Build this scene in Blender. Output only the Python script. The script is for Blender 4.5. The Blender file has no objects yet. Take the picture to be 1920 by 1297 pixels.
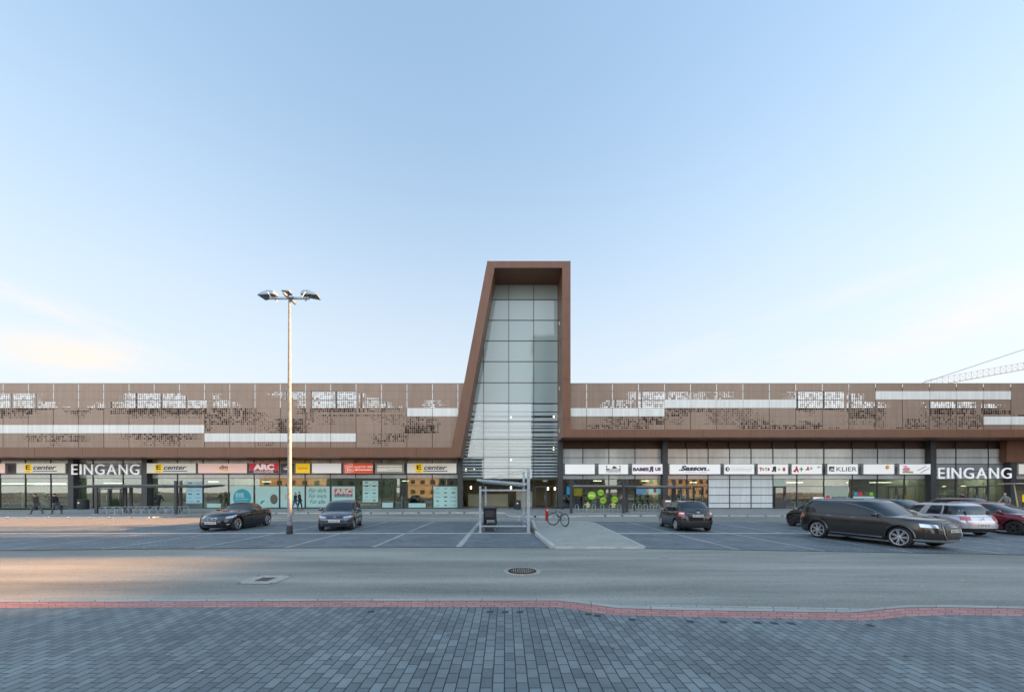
import bpy, bmesh, math, random
from mathutils import Vector, Matrix, Euler
R = math.radians
random.seed(11)
SC = bpy.context.scene
COL = SC.collection

# ---------------------------------------------------------------- camera, sky, sun, exposure
F, H, CX, CY = 700.0, 2.0, 947.0, 921.0      # focal length in photo pixels, eye height, vanishing point
cam_d = bpy.data.cameras.new("camera"); cam = bpy.data.objects.new("camera", cam_d); COL.objects.link(cam)
cam.location = (0, 0, H); cam.rotation_euler = (R(90), 0, 0)
cam_d.sensor_width = 36; cam_d.lens = F / 1920 * 36
cam_d.shift_x = (960 - CX) / 1920; cam_d.shift_y = (CY - 648.5) / 1920
cam_d.clip_end = 3000
SC.camera = cam
SUN_EL, SUN_AZ = 12.0, 2.5                    # elevation; angle from +X towards +Y
w = bpy.data.worlds.new("World"); SC.world = w; w.use_nodes = True
nt = w.node_tree; nt.nodes.clear()
def N(nt, t, **k):
    n = nt.nodes.new(t)
    for a, v in k.items(): setattr(n, a, v)
    return n
def L(nt, a, b): nt.links.new(a, b)
sky = N(nt, 'ShaderNodeTexSky', sky_type='NISHITA', sun_disc=False)
sky.sun_elevation = R(SUN_EL); sky.sun_rotation = R(90 - SUN_AZ)
sky.altitude = 50; sky.air_density = 1.0; sky.dust_density = 0.6; sky.ozone_density = 1.6
bg = N(nt, 'ShaderNodeBackground'); bg.inputs['Strength'].default_value = 0.15
wo = N(nt, 'ShaderNodeOutputWorld')
# thin cirrus and a few low clouds, laid out by direction in the sky
tc = N(nt, 'ShaderNodeTexCoord')
mp = N(nt, 'ShaderNodeMapping'); mp.inputs['Scale'].default_value = (2.2, 2.2, 9.0); mp.inputs['Rotation'].default_value = (R(8), R(10), 0)
L(nt, tc.outputs['Generated'], mp.inputs['Vector'])
nz = N(nt, 'ShaderNodeTexNoise'); nz.inputs['Scale'].default_value = 1.6; nz.inputs['Detail'].default_value = 9; nz.inputs['Roughness'].default_value = 0.62
L(nt, mp.outputs['Vector'], nz.inputs['Vector'])
def cloud_at(px, py, rx, ry, tilt, amp):
    v = Vector(((px - CX) / F, 1, (CY - py) / F)).normalized()
    m = N(nt, 'ShaderNodeMapping'); m.vector_type = 'TEXTURE'
    m.inputs['Location'].default_value = v
    m.inputs['Rotation'].default_value = (0, R(tilt), math.atan2(-v.x, v.y))
    m.inputs['Scale'].default_value = (rx, rx, ry)
    L(nt, tc.outputs['Generated'], m.inputs['Vector'])
    g = N(nt, 'ShaderNodeTexGradient', gradient_type='SPHERICAL'); L(nt, m.outputs['Vector'], g.inputs['Vector'])
    mu = N(nt, 'ShaderNodeMath', operation='MULTIPLY'); mu.inputs[1].default_value = amp; L(nt, g.outputs['Fac'], mu.inputs[0])
    return mu.outputs[0]
acc = None
for c in [(190, 672, .16, .050, 0, 1.0), (95, 670, .11, .038, 0, .6), (60, 560, .15, .016, 18, .55), (150, 580, .10, .012, 14, .35),
          (10, 548, .10, .018, 18, .5), (1700, 640, .5, .05, -6, .45), (1500, 590, .4, .03, -8, .35), (1850, 560, .35, .05, -10, .35)]:
    o = cloud_at(*c)
    if acc is None: acc = o
    else:
        ad = N(nt, 'ShaderNodeMath', operation='ADD'); L(nt, acc, ad.inputs[0]); L(nt, o, ad.inputs[1]); acc = ad.outputs[0]
cr = N(nt, 'ShaderNodeMapRange'); cr.inputs['From Min'].default_value = .42; cr.inputs['From Max'].default_value = .62
L(nt, nz.outputs['Fac'], cr.inputs['Value'])
mm = N(nt, 'ShaderNodeMath', operation='MULTIPLY', use_clamp=True); L(nt, acc, mm.inputs[0]); L(nt, cr.outputs['Result'], mm.inputs[1])
mx = N(nt, 'ShaderNodeMix', data_type='RGBA'); mx.inputs['B'].default_value = (1.20, 1.12, 1.04, 1)
L(nt, mm.outputs[0], mx.inputs['Factor'])
gm = N(nt, 'ShaderNodeGamma'); gm.inputs['Gamma'].default_value = .5; L(nt, sky.outputs['Color'], gm.inputs['Color'])
tn = N(nt, 'ShaderNodeMix', data_type='RGBA', blend_type='MULTIPLY'); tn.inputs['Factor'].default_value = 1; tn.inputs['B'].default_value = (.565, .66, .735, 1)
L(nt, gm.outputs['Color'], tn.inputs['A']); sx = N(nt, 'ShaderNodeSeparateXYZ'); L(nt, tc.outputs['Generated'], sx.inputs[0])
hr = N(nt, 'ShaderNodeMapRange', interpolation_type='SMOOTHSTEP'); hr.inputs['From Min'].default_value = 0.0; hr.inputs['From Max'].default_value = .80; hr.inputs['To Min'].default_value = .90; hr.inputs['To Max'].default_value = .0
L(nt, sx.outputs['Z'], hr.inputs['Value'])
hz = N(nt, 'ShaderNodeMix', data_type='RGBA'); hz.inputs['B'].default_value = (1.02, 1.04, 1.045, 1)      # pale haze low in the sky
L(nt, hr.outputs['Result'], hz.inputs['Factor']); L(nt, tn.outputs['Result'], hz.inputs['A']); L(nt, hz.outputs['Result'], mx.inputs['A']); # sky behind the viewer brightened to light the shaded facade
bk = N(nt, 'ShaderNodeMapRange', interpolation_type='SMOOTHSTEP'); bk.inputs['From Min'].default_value = .05; bk.inputs['From Max'].default_value = -.65; bk.inputs['To Min'].default_value = 0; bk.inputs['To Max'].default_value = 1
L(nt, sx.outputs['Y'], bk.inputs['Value'])
bm_ = N(nt, 'ShaderNodeMix', data_type='RGBA', blend_type='MULTIPLY'); bm_.inputs['B'].default_value = (2.7, 2.5, 2.3, 1)
L(nt, bk.outputs['Result'], bm_.inputs['Factor']); L(nt, mx.outputs['Result'], bm_.inputs['A']); L(nt, bm_.outputs['Result'], bg.inputs['Color'])
L(nt, bg.outputs[0], wo.inputs['Surface'])
sd = bpy.data.lights.new("sun", 'SUN'); sd.energy = 5.0; sd.angle = R(0.6); sd.color = (1.0, .50, .20)
sun = bpy.data.objects.new("sun", sd); COL.objects.link(sun)
sv = Vector((math.cos(R(SUN_AZ)) * math.cos(R(SUN_EL)), math.sin(R(SUN_AZ)) * math.cos(R(SUN_EL)), math.sin(R(SUN_EL))))
sun.rotation_euler = sv.to_track_quat('Z', 'Y').to_euler()
SC.view_settings.view_transform = 'Standard'; SC.view_settings.look = 'None'
SC.view_settings.gamma = 1; SC.view_settings.use_curve_mapping = False
SC.view_settings.exposure = 2.54

# ---------------------------------------------------------------- helpers
def X(px, d): return (px - CX) * d / F
def Z(py, d): return H - (py - CY) * d / F
def G(px, py, z=0.0):
    d = (H - z) * F / (py - CY); return ((px - CX) * d / F, d)
def lin(c):
    c /= 255.0
    return c / 12.92 if c <= .04045 else ((c + .055) / 1.055) ** 2.4
def rgb(r, g, b): return (lin(r), lin(g), lin(b), 1)
def tag(o, label=None, cat=None, group=None, kind=None):
    if label: o['label'] = label
    if cat: o['category'] = cat
    if group: o['group'] = group
    if kind: o['kind'] = kind
    return o
def empty(name, loc=(0, 0, 0), rz=0.0, label=None, cat=None, group=None):
    o = bpy.data.objects.new(name, None); o.empty_display_size = .3; COL.objects.link(o)
    o.location = loc; o.rotation_euler = (0, 0, rz)
    return tag(o, label, cat, group)
def copy_tree(o, parent=None):
    c = o.copy(); COL.objects.link(c)
    if parent: c.parent = parent
    for ch in o.children: copy_tree(ch, c)
    return c
class MB:
    def __init__(s): s.v = []; s.f = []; s.uv = None
    def quad(s, a, b, c, d):
        n = len(s.v); s.v += [tuple(a), tuple(b), tuple(c), tuple(d)]; s.f.append((n, n+1, n+2, n+3)); return s
    def poly(s, pts):
        n = len(s.v); s.v += [tuple(p) for p in pts]; s.f.append(tuple(range(n, n+len(pts)))); return s
    def box(s, x0, x1, y0, y1, z0, z1):
        n = len(s.v)
        s.v += [(x0,y0,z0),(x1,y0,z0),(x1,y1,z0),(x0,y1,z0),(x0,y0,z1),(x1,y0,z1),(x1,y1,z1),(x0,y1,z1)]
        s.f += [tuple(n+i for i in q) for q in ((0,3,2,1),(4,5,6,7),(0,1,5,4),(1,2,6,5),(2,3,7,6),(3,0,4,7))]; return s
    def obox(s, c, sx, sy, sz, M):
        n = len(s.v)
        for z in (-.5, .5):
            for x, y in ((-.5,-.5),(.5,-.5),(.5,.5),(-.5,.5)):
                s.v.append(tuple(Vector(c) + M @ Vector((x*sx, y*sy, z*sz))))
        s.f += [tuple(n+i for i in q) for q in ((0,3,2,1),(4,5,6,7),(0,1,5,4),(1,2,6,5),(2,3,7,6),(3,0,4,7))]; return s
    def tube(s, pts, r, n=8, closed=False):
        pts = [Vector(p) for p in pts]; k = len(pts); base = len(s.v)
        rr = r if isinstance(r, (list, tuple)) else [r]*k
        prev = None
        for i, p in enumerate(pts):
            if closed: t = pts[(i+1) % k] - pts[i-1]
            else: t = pts[min(i+1, k-1)] - pts[max(i-1, 0)]
            t.normalize()
            if prev is None:
                u = t.orthogonal().normalized()
            else:
                u = (prev - t * prev.dot(t)); u = u.normalized() if u.length > 1e-6 else t.orthogonal().normalized()
            prev = u; v2 = t.cross(u)
            for j in range(n):
                a = 2*math.pi*j/n; s.v.append(tuple(p + (u*math.cos(a) + v2*math.sin(a)) * rr[i]))
        m = k if closed else k-1
        for i in range(m):
            for j in range(n):
                a = base+i*n+j; b = base+i*n+(j+1) % n; c = base+((i+1) % k)*n+(j+1) % n; d = base+((i+1) % k)*n+j
                s.f.append((a, b, c, d))
        if not closed:
            s.f.append(tuple(base+j for j in reversed(range(n)))); s.f.append(tuple(base+(k-1)*n+j for j in range(n)))
        return s
    def lathe(s, prof, n=24, M=None, caps=True):
        # prof: (radius, height) along local z
        base = len(s.v); M = M or Matrix.Identity(4)
        for r, z in prof:
            for j in range(n):
                a = 2*math.pi*j/n; s.v.append(tuple(M @ Vector((r*math.cos(a), r*math.sin(a), z))))
        for i in range(len(prof)-1):
            for j in range(n):
                s.f.append((base+i*n+j, base+i*n+(j+1) % n, base+(i+1)*n+(j+1) % n, base+(i+1)*n+j))
        if not caps: return s
        if prof[0][0] > 1e-6: s.f.append(tuple(base+j for j in reversed(range(n))))
        if prof[-1][0] > 1e-6: s.f.append(tuple(base+(len(prof)-1)*n+j for j in range(n)))
        return s
    def cyl(s, x, y, z0, z1, r, n=16): return s.lathe([(r, z0), (r, z1)], n, Matrix.Translation((x, y, 0)))
    def prism(s, pts, y0, y1):
        # outline in (x, z), extruded along y
        n = len(s.v); k = len(pts)
        s.v += [(p[0], y0, p[1]) for p in pts] + [(p[0], y1, p[1]) for p in pts]
        s.f.append(tuple(n+i for i in range(k))); s.f.append(tuple(n+k+i for i in reversed(range(k))))
        for i in range(k):
            j = (i+1) % k; s.f.append((n+j, n+i, n+k+i, n+k+j))
        return s
    def build(s, name, mat, parent=None, smooth=False, offset=None):
        off = Vector(offset) if offset is not None else Vector((0, 0, 0))
        if offset is None and parent is not None and parent.get('world_parts'):
            p = parent
            while p: off += p.location; p = p.parent
        me = bpy.data.meshes.new(name)
        me.from_pydata([(v[0]-off.x, v[1]-off.y, v[2]-off.z) for v in s.v], [], s.f)
        if s.uv:
            ul = me.uv_layers.new(name='UVMap')
            for li, lo in enumerate(me.loops): ul.data[li].uv = s.uv[lo.vertex_index]
        return link_mesh(name, me, mat, parent, smooth)
def link_mesh(name, me, mat, parent=None, smooth=False, fix=True):
    if fix:
        bm = bmesh.new(); bm.from_mesh(me); bmesh.ops.recalc_face_normals(bm, faces=bm.faces[:]); bm.to_mesh(me); bm.free()
    if mat: 
        me.materials.clear(); me.materials.append(mat)
    if smooth:
        me.polygons.foreach_set('use_smooth', [True]*len(me.polygons))
        try: me.set_sharp_from_angle(angle=R(38))
        except Exception: pass
    o = bpy.data.objects.new(name, me); COL.objects.link(o)
    if parent: o.parent = parent
    return o
def structure(o): o['kind'] = 'structure'; return o

# ---------------------------------------------------------------- materials
MATS = {}
def mat(name, col, rough=.5, metal=0., spec=.5, var=.0, vscale=2., bump=0., bscale=40., coat=0., emit=None, estr=0., rvar=0., orand=0.):
    if name in MATS: return MATS[name]
    m = bpy.data.materials.new(name); m.use_nodes = True; t = m.node_tree; b = t.nodes['Principled BSDF']
    b.inputs['Base Color'].default_value = col; b.inputs['Roughness'].default_value = rough; b.inputs['Metallic'].default_value = metal
    b.inputs['Specular IOR Level'].default_value = spec
    if coat: b.inputs['Coat Weight'].default_value = coat; b.inputs['Coat Roughness'].default_value = .04
    if emit: b.inputs['Emission Color'].default_value = emit; b.inputs['Emission Strength'].default_value = estr
    if var or bump or rvar:
        c = N(t, 'ShaderNodeTexCoord')
    if var or rvar:
        n = N(t, 'ShaderNodeTexNoise'); n.inputs['Scale'].default_value = vscale; n.inputs['Detail'].default_value = 6
        L(t, c.outputs['Object'], n.inputs['Vector'])
    if var:
        mr = N(t, 'ShaderNodeMapRange'); mr.inputs['From Min'].default_value = .3; mr.inputs['From Max'].default_value = .7
        mr.inputs['To Min'].default_value = 1-var; mr.inputs['To Max'].default_value = 1+var; L(t, n.outputs['Fac'], mr.inputs['Value'])
        h = N(t, 'ShaderNodeHueSaturation'); h.inputs['Color'].default_value = col; L(t, mr.outputs['Result'], h.inputs['Value'])
        if orand:      # every panel a slightly different batch, and faint vertical rain streaks
            oi = N(t, 'ShaderNodeObjectInfo'); m3 = N(t, 'ShaderNodeMapRange'); m3.inputs['To Min'].default_value = 1-orand; m3.inputs['To Max'].default_value = 1+orand; L(t, oi.outputs['Random'], m3.inputs['Value'])
            ms = N(t, 'ShaderNodeMapping'); ms.inputs['Scale'].default_value = (3.5, 3.5, .25); L(t, c.outputs['Object'], ms.inputs['Vector'])
            n5 = N(t, 'ShaderNodeTexNoise'); n5.inputs['Scale'].default_value = 1; n5.inputs['Detail'].default_value = 5; L(t, ms.outputs['Vector'], n5.inputs['Vector'])
            m5 = N(t, 'ShaderNodeMapRange'); m5.inputs['From Min'].default_value = .3; m5.inputs['From Max'].default_value = .7; m5.inputs['To Min'].default_value = .90; m5.inputs['To Max'].default_value = 1.08; L(t, n5.outputs['Fac'], m5.inputs['Value'])
            q1 = N(t, 'ShaderNodeMath', operation='MULTIPLY'); L(t, mr.outputs['Result'], q1.inputs[0]); L(t, m3.outputs['Result'], q1.inputs[1])
            q2 = N(t, 'ShaderNodeMath', operation='MULTIPLY'); L(t, q1.outputs[0], q2.inputs[0]); L(t, m5.outputs['Result'], q2.inputs[1]); L(t, q2.outputs[0], h.inputs['Value'])
        L(t, h.outputs['Color'], b.inputs['Base Color'])
    if rvar:
        mr2 = N(t, 'ShaderNodeMapRange'); mr2.inputs['To Min'].default_value = max(0, rough-rvar); mr2.inputs['To Max'].default_value = rough+rvar
        L(t, n.outputs['Fac'], mr2.inputs['Value']); L(t, mr2.outputs['Result'], b.inputs['Roughness'])
    if bump:
        n2 = N(t, 'ShaderNodeTexNoise'); n2.inputs['Scale'].default_value = bscale; n2.inputs['Detail'].default_value = 4
        L(t, c.outputs['Object'], n2.inputs['Vector'])
        bp = N(t, 'ShaderNodeBump'); bp.inputs['Strength'].default_value = bump; bp.inputs['Distance'].default_value = .02
        L(t, n2.outputs['Fac'], bp.inputs['Height']); L(t, bp.outputs['Normal'], b.inputs['Normal'])
    MATS[name] = m; return m
def glass(name, tint, refl=.12, rough=.01, frost=0., fcol=(.5, .6, .62, 1), wob=0.):
    if name in MATS: return MATS[name]
    m = bpy.data.materials.new(name); m.use_nodes = True; t = m.node_tree; t.nodes.clear()
    o = N(t, 'ShaderNodeOutputMaterial'); tr = N(t, 'ShaderNodeBsdfTransparent'); tr.inputs[0].default_value = tint
    gl = N(t, 'ShaderNodeBsdfGlossy'); gl.inputs['Roughness'].default_value = rough; gl.inputs[0].default_value = (.95, .97, 1, 1)
    fr = N(t, 'ShaderNodeLayerWeight'); fr.inputs[0].default_value = .5
    pw = N(t, 'ShaderNodeMath', operation='POWER'); pw.inputs[1].default_value = 4.5; L(t, fr.outputs['Facing'], pw.inputs[0])
    ad = N(t, 'ShaderNodeMath', operation='ADD', use_clamp=True); ad.inputs[1].default_value = refl+.03; L(t, pw.outputs[0], ad.inputs[0])
    if wob:
        c = N(t, 'ShaderNodeTexCoord'); n = N(t, 'ShaderNodeTexNoise'); n.inputs['Scale'].default_value = .55; n.inputs['Detail'].default_value = 1.5
        L(t, c.outputs['Object'], n.inputs['Vector']); bp = N(t, 'ShaderNodeBump'); bp.inputs['Strength'].default_value = wob; bp.inputs['Distance'].default_value = .05
        L(t, n.outputs['Fac'], bp.inputs['Height']); L(t, bp.outputs['Normal'], gl.inputs['Normal'])
    base = tr.outputs[0]
    if frost:
        df = N(t, 'ShaderNodeBsdfDiffuse'); df.inputs[0].default_value = fcol
        m1 = N(t, 'ShaderNodeMixShader'); m1.inputs[0].default_value = frost; L(t, tr.outputs[0], m1.inputs[1]); L(t, df.outputs[0], m1.inputs[2]); base = m1.outputs[0]
    m2 = N(t, 'ShaderNodeMixShader'); L(t, ad.outputs[0], m2.inputs[0]); L(t, base, m2.inputs[1]); L(t, gl.outputs[0], m2.inputs[2])
    L(t, m2.outputs[0], o.inputs['Surface']); MATS[name] = m; return m
def asphalt_mat():
    m = bpy.data.materials.new('asphalt'); m.use_nodes = True; t = m.node_tree; b = t.nodes['Principled BSDF']
    c = N(t, 'ShaderNodeTexCoord')
    n1 = N(t, 'ShaderNodeTexNoise'); n1.inputs['Scale'].default_value = 38; n1.inputs['Detail'].default_value = 7; n1.inputs['Roughness'].default_value = .85
    n2 = N(t, 'ShaderNodeTexNoise'); n2.inputs['Scale'].default_value = .35; n2.inputs['Detail'].default_value = 8; n2.inputs['Roughness'].default_value = .65
    mp = N(t, 'ShaderNodeMapping'); mp.inputs['Scale'].default_value = (.25, 1.6, 1)
    L(t, c.outputs['Object'], mp.inputs['Vector']); L(t, mp.outputs['Vector'], n2.inputs['Vector']); L(t, c.outputs['Object'], n1.inputs['Vector'])
    r = N(t, 'ShaderNodeValToRGB'); r.color_ramp.elements[0].position = .40; r.color_ramp.elements[0].color = (.125, .128, .116, 1)
    r.color_ramp.elements[1].position = .62; r.color_ramp.elements[1].color = (.41, .405, .36, 1)
    mx = N(t, 'ShaderNodeMath', operation='MULTIPLY_ADD'); mx.inputs[1].default_value = .62
    sb = N(t, 'ShaderNodeMath', operation='MULTIPLY'); sb.inputs[1].default_value = .38
    L(t, n2.outputs['Fac'], sb.inputs[0]); L(t, n1.outputs['Fac'], mx.inputs[0]); L(t, sb.outputs[0], mx.inputs[2])
    mp3 = N(t, 'ShaderNodeMapping'); mp3.inputs['Scale'].default_value = (.02, 1.1, 1); L(t, c.outputs['Object'], mp3.inputs['Vector'])
    n3 = N(t, 'ShaderNodeTexNoise'); n3.inputs['Scale'].default_value = 1; n3.inputs['Detail'].default_value = 4; L(t, mp3.outputs['Vector'], n3.inputs['Vector'])
    m3 = N(t, 'ShaderNodeMapRange'); m3.inputs['From Min'].default_value = .35; m3.inputs['From Max'].default_value = .65; m3.inputs['To Min'].default_value = .82; m3.inputs['To Max'].default_value = 1.1; L(t, n3.outputs['Fac'], m3.inputs['Value'])
    v4 = N(t, 'ShaderNodeTexVoronoi', feature='SMOOTH_F1'); v4.inputs['Scale'].default_value = .55; L(t, c.outputs['Object'], v4.inputs['Vector'])   # scattered oil spots
    m4 = N(t, 'ShaderNodeMapRange'); m4.inputs['From Min'].default_value = .02; m4.inputs['From Max'].default_value = .10; m4.inputs['To Min'].default_value = .72; m4.inputs['To Max'].default_value = 1.0; L(t, v4.outputs['Distance'], m4.inputs['Value'])
    qa = N(t, 'ShaderNodeMath', operation='MULTIPLY'); L(t, m3.outputs['Result'], qa.inputs[0]); L(t, m4.outputs['Result'], qa.inputs[1])
    hh = N(t, 'ShaderNodeHueSaturation'); L(t, qa.outputs[0], hh.inputs['Value']); L(t, r.outputs['Color'], hh.inputs['Color'])
    L(t, mx.outputs[0], r.inputs['Fac']); L(t, hh.outputs['Color'], b.inputs['Base Color'])
    b.inputs['Roughness'].default_value = .72
    bp = N(t, 'ShaderNodeBump'); bp.inputs['Strength'].default_value = .6; bp.inputs['Distance'].default_value = .008
    L(t, n1.outputs['Fac'], bp.inputs['Height']); L(t, bp.outputs['Normal'], b.inputs['Normal'])
    return m
def paver_mat(name, c1, c2, mortar, bw, rh, ms, swap=False, uv=False, rough=.6, bump=.5, blot=.25, hi=.0, vary=1.0):
    m = bpy.data.materials.new(name); m.use_nodes = True; t = m.node_tree; b = t.nodes['Principled BSDF']
    c = N(t, 'ShaderNodeTexCoord'); src = c.outputs['UV' if uv else 'Object']
    sp = N(t, 'ShaderNodeSeparateXYZ'); L(t, src, sp.inputs[0]); cb = N(t, 'ShaderNodeCombineXYZ')
    L(t, sp.outputs['Y' if swap else 'X'], cb.inputs['X']); L(t, sp.outputs['X' if swap else 'Y'], cb.inputs['Y'])
    # slightly irregular joints
    nj = N(t, 'ShaderNodeTexNoise'); nj.inputs['Scale'].default_value = 9; nj.inputs['Detail'].default_value = 2; L(t, src, nj.inputs['Vector'])
    vs = N(t, 'ShaderNodeVectorMath', operation='MULTIPLY_ADD'); vs.inputs[1].default_value = (.012, .012, 0)
    L(t, nj.outputs['Color'], vs.inputs[0]); L(t, cb.outputs[0], vs.inputs[2])
    br = N(t, 'ShaderNodeTexBrick'); L(t, vs.outputs[0], br.inputs['Vector'])
    br.inputs['Scale'].default_value = 1; br.inputs['Brick Width'].default_value = bw; br.inputs['Row Height'].default_value = rh
    br.inputs['Mortar Size'].default_value = ms; br.inputs['Mortar Smooth'].default_value = .25; br.inputs['Bias'].default_value = 0
    br.offset = .5; br.offset_frequency = 2
    br.inputs['Color1'].default_value = c1; br.inputs['Color2'].default_value = c2; br.inputs['Mortar'].default_value = mortar
    n = N(t, 'ShaderNodeTexNoise'); n.inputs['Scale'].default_value = .8; n.inputs['Detail'].default_value = 9; n.inputs['Roughness'].default_value = .7; L(t, src, n.inputs['Vector'])
    mr = N(t, 'ShaderNodeMapRange'); mr.inputs['From Min'].default_value = .25; mr.inputs['From Max'].default_value = .75
    mr.inputs['To Min'].default_value = 1-blot; mr.inputs['To Max'].default_value = 1+blot; L(t, n.outputs['Fac'], mr.inputs['Value'])
    ng = N(t, 'ShaderNodeTexNoise'); ng.inputs['Scale'].default_value = 160; ng.inputs['Detail'].default_value = 3; L(t, src, ng.inputs['Vector'])
    mg = N(t, 'ShaderNodeMapRange'); mg.inputs['To Min'].default_value = .5; mg.inputs['To Max'].default_value = 1.5; L(t, ng.outputs['Fac'], mg.inputs['Value'])
    mu = N(t, 'ShaderNodeMath', operation='MULTIPLY'); L(t, mr.outputs[0], mu.inputs[0]); L(t, mg.outputs[0], mu.inputs[1])
    h = N(t, 'ShaderNodeHueSaturation'); L(t, br.outputs['Color'], h.inputs['Color']); L(t, mu.outputs[0], h.inputs['Value'])
    L(t, h.outputs['Color'], b.inputs['Base Color'])
    b.inputs['Roughness'].default_value = rough
    inv = N(t, 'ShaderNodeMath', operation='MULTIPLY_ADD'); inv.inputs[1].default_value = -1; L(t, br.outputs['Fac'], inv.inputs[0])
    sc = N(t, 'ShaderNodeMath', operation='MULTIPLY'); sc.inputs[1].default_value = .12; L(t, ng.outputs['Fac'], sc.inputs[0]); L(t, sc.outputs[0], inv.inputs[2])
    bp = N(t, 'ShaderNodeBump'); bp.inputs['Strength'].default_value = bump; bp.inputs['Distance'].default_value = .01
    L(t, inv.outputs[0], bp.inputs['Height']); L(t, bp.outputs['Normal'], b.inputs['Normal'])
    return m
M_ASPH = asphalt_mat()
M_PAVE = paver_mat('grey_blue_pavers', (.108, .136, .150, 1), (.178, .216, .228, 1), (.014, .020, .025, 1), .206, .124, .0065, swap=True, bump=.9, blot=.36)
M_LOT = paver_mat('parking_pavers', (.11, .134, .150, 1), (.162, .188, .203, 1), (.04, .052, .06, 1), .21, .11, .006, swap=False, blot=.4)
M_ISL = paver_mat('island_pavers', (.33, .335, .30, 1), (.41, .415, .375, 1), (.08, .085, .085, 1), .22, .11, .008, swap=False, blot=.12)
M_WALK = paver_mat('walkway_pavers', (.24, .26, .255, 1), (.30, .32, .31, 1), (.08, .085, .09, 1), .4, .2, .01, swap=False, blot=.2)
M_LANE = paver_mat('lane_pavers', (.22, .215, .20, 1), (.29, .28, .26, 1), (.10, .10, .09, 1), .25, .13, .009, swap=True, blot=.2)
M_RED = paver_mat('red_pavers', (.36, .165, .15, 1), (.45, .22, .20, 1), (.12, .06, .06, 1), .24, .115, .006, uv=True, blot=.15)
M_CONC = paver_mat('kerb_concrete', (.29, .295, .275, 1), (.37, .375, .35, 1), (.10, .10, .10, 1), 1.0, 5.0, .008, uv=True, blot=.15)
M_SLAB = paver_mat('gutter_slabs', (.26, .28, .26, 1), (.34, .36, .33, 1), (.09, .10, .10, 1), .42, .16, .008, uv=True, blot=.2)
M_STRIPE = paver_mat('light_marking_pavers', (.34, .35, .34, 1), (.46, .47, .45, 1), (.12, .13, .13, 1), .21, .11, .008, swap=False, blot=.25)
M_CHAN = mat('drain_concrete', (.42, .43, .42, 1), .7, var=.2, vscale=4)
M_FRAME = mat('brown_cladding', (.165, .070, .036, 1), .42, var=.09, vscale=.9, spec=.5, rvar=.12, orand=.02)
M_SCR = mat('taupe_cladding', (.272, .190, .143, 1), .40, .15, var=.06, vscale=.7, rvar=.1, orand=.06)
M_WHP = mat('light_cladding', (.74, .725, .68, 1), .45, var=.03, vscale=1, orand=.04)
M_DARK = mat('dark_metal', (.045, .048, .056, 1), .45, .2, var=.1)
M_DARKB = mat('dark_backing', (.012, .010, .010, 1), .9, spec=.1)
M_ALU = mat('mullion_metal', (.055, .06, .07, 1), .4, .5)
M_GALV = mat('galvanised_steel', (.36, .41, .46, 1), .45, .5, var=.22, vscale=9)
M_CLAD = mat('pale_cladding', (.62, .66, .675, 1), .35, var=.03, orand=.04)
M_SPB = mat('beige_spandrel', (.46, .44, .38, 1), .12, var=.3, vscale=1.3, spec=.8, orand=.08)
M_SPG = mat('grey_spandrel', (.52, .56, .56, 1), .10, var=.10, vscale=.6, spec=.9, orand=.07)
M_RIB = mat('ribbed_panel', (.26, .28, .31, 1), .4, .3)
M_GL = glass('shop_glass', (.50, .62, .58, 1), .12, wob=.05)
M_GLR = glass('shop_glass_grey', (.52, .58, .54, 1), .10, wob=.05)
M_HALL = glass('hall_glass', (.70, .80, .80, 1), .12, wob=.06)
M_ENTRY = glass('entry_glass', (.85, .88, .84, 1), .06, wob=.05)
M_FROST = glass('tower_glass', (.35, .42, .42, 1), .05, .04, frost=.92, fcol=(.36, .45, .445, 1), wob=.12)
M_FRIT = glass('printed_glass_bands', (.6, .66, .68, 1), .10, .03, frost=.8, fcol=(.50, .60, .63, 1), wob=.08)
M_WHITE = mat('white_paint', (.78, .78, .76, 1), .4)
M_BLACK = mat('black_plastic', (.015, .015, .017, 1), .5)
M_TEAL = mat('teal_print', (.02, .30, .38, 1), .5)
M_POST = mat('pale_teal_film', (.38, .60, .56, 1), .35, var=.06, vscale=1)

# ---------------------------------------------------------------- writing
def text_mesh(body, w_, h_, shear=0., bold=0., mirror=False, depth=.01, spacing=1.0):
    cu = bpy.data.curves.new('t', 'FONT'); cu.body = body; cu.shear = shear; cu.space_character = spacing
    cu.align_x = 'CENTER'; cu.align_y = 'CENTER'; cu.resolution_u = 4
    cu.extrude = .05; cu.bevel_depth = bold; cu.bevel_resolution = 0
    ob = bpy.data.objects.new('t', cu); COL.objects.link(ob)
    dg = bpy.context.evaluated_depsgraph_get(); dg.update()
    me = bpy.data.meshes.new_from_object(ob.evaluated_get(dg)); bpy.data.objects.remove(ob); bpy.data.curves.remove(cu)
    xs = [v.co.x for v in me.vertices]; ys = [v.co.y for v in me.vertices]; zs = [v.co.z for v in me.vertices]
    cx, cy = (max(xs)+min(xs))/2, (max(ys)+min(ys))/2; sx = w_/(max(xs)-min(xs)); sy = h_/(max(ys)-min(ys)); sz = depth/(max(zs)-min(zs))
    for v in me.vertices:
        x = (v.co.x-cx)*sx; z = (v.co.y-cy)*sy
        v.co = (-x if mirror else x, (max(zs)-v.co.z)*sz, z)
    bm = bmesh.new(); bm.from_mesh(me); bmesh.ops.remove_doubles(bm, verts=bm.verts[:], dist=1e-5); bmesh.ops.recalc_face_normals(bm, faces=bm.faces[:]); bm.to_mesh(me); bm.free()
    return me
def put_text(name, body, c, w_, h_, m, parent, **k):
    me = text_mesh(body, w_, h_, **k)
    off = Vector(c) - (parent.location if parent is not None else Vector((0, 0, 0)))
    me.transform(Matrix.Translation(off))
    return link_mesh(name, me, m, parent, fix=False)
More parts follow.
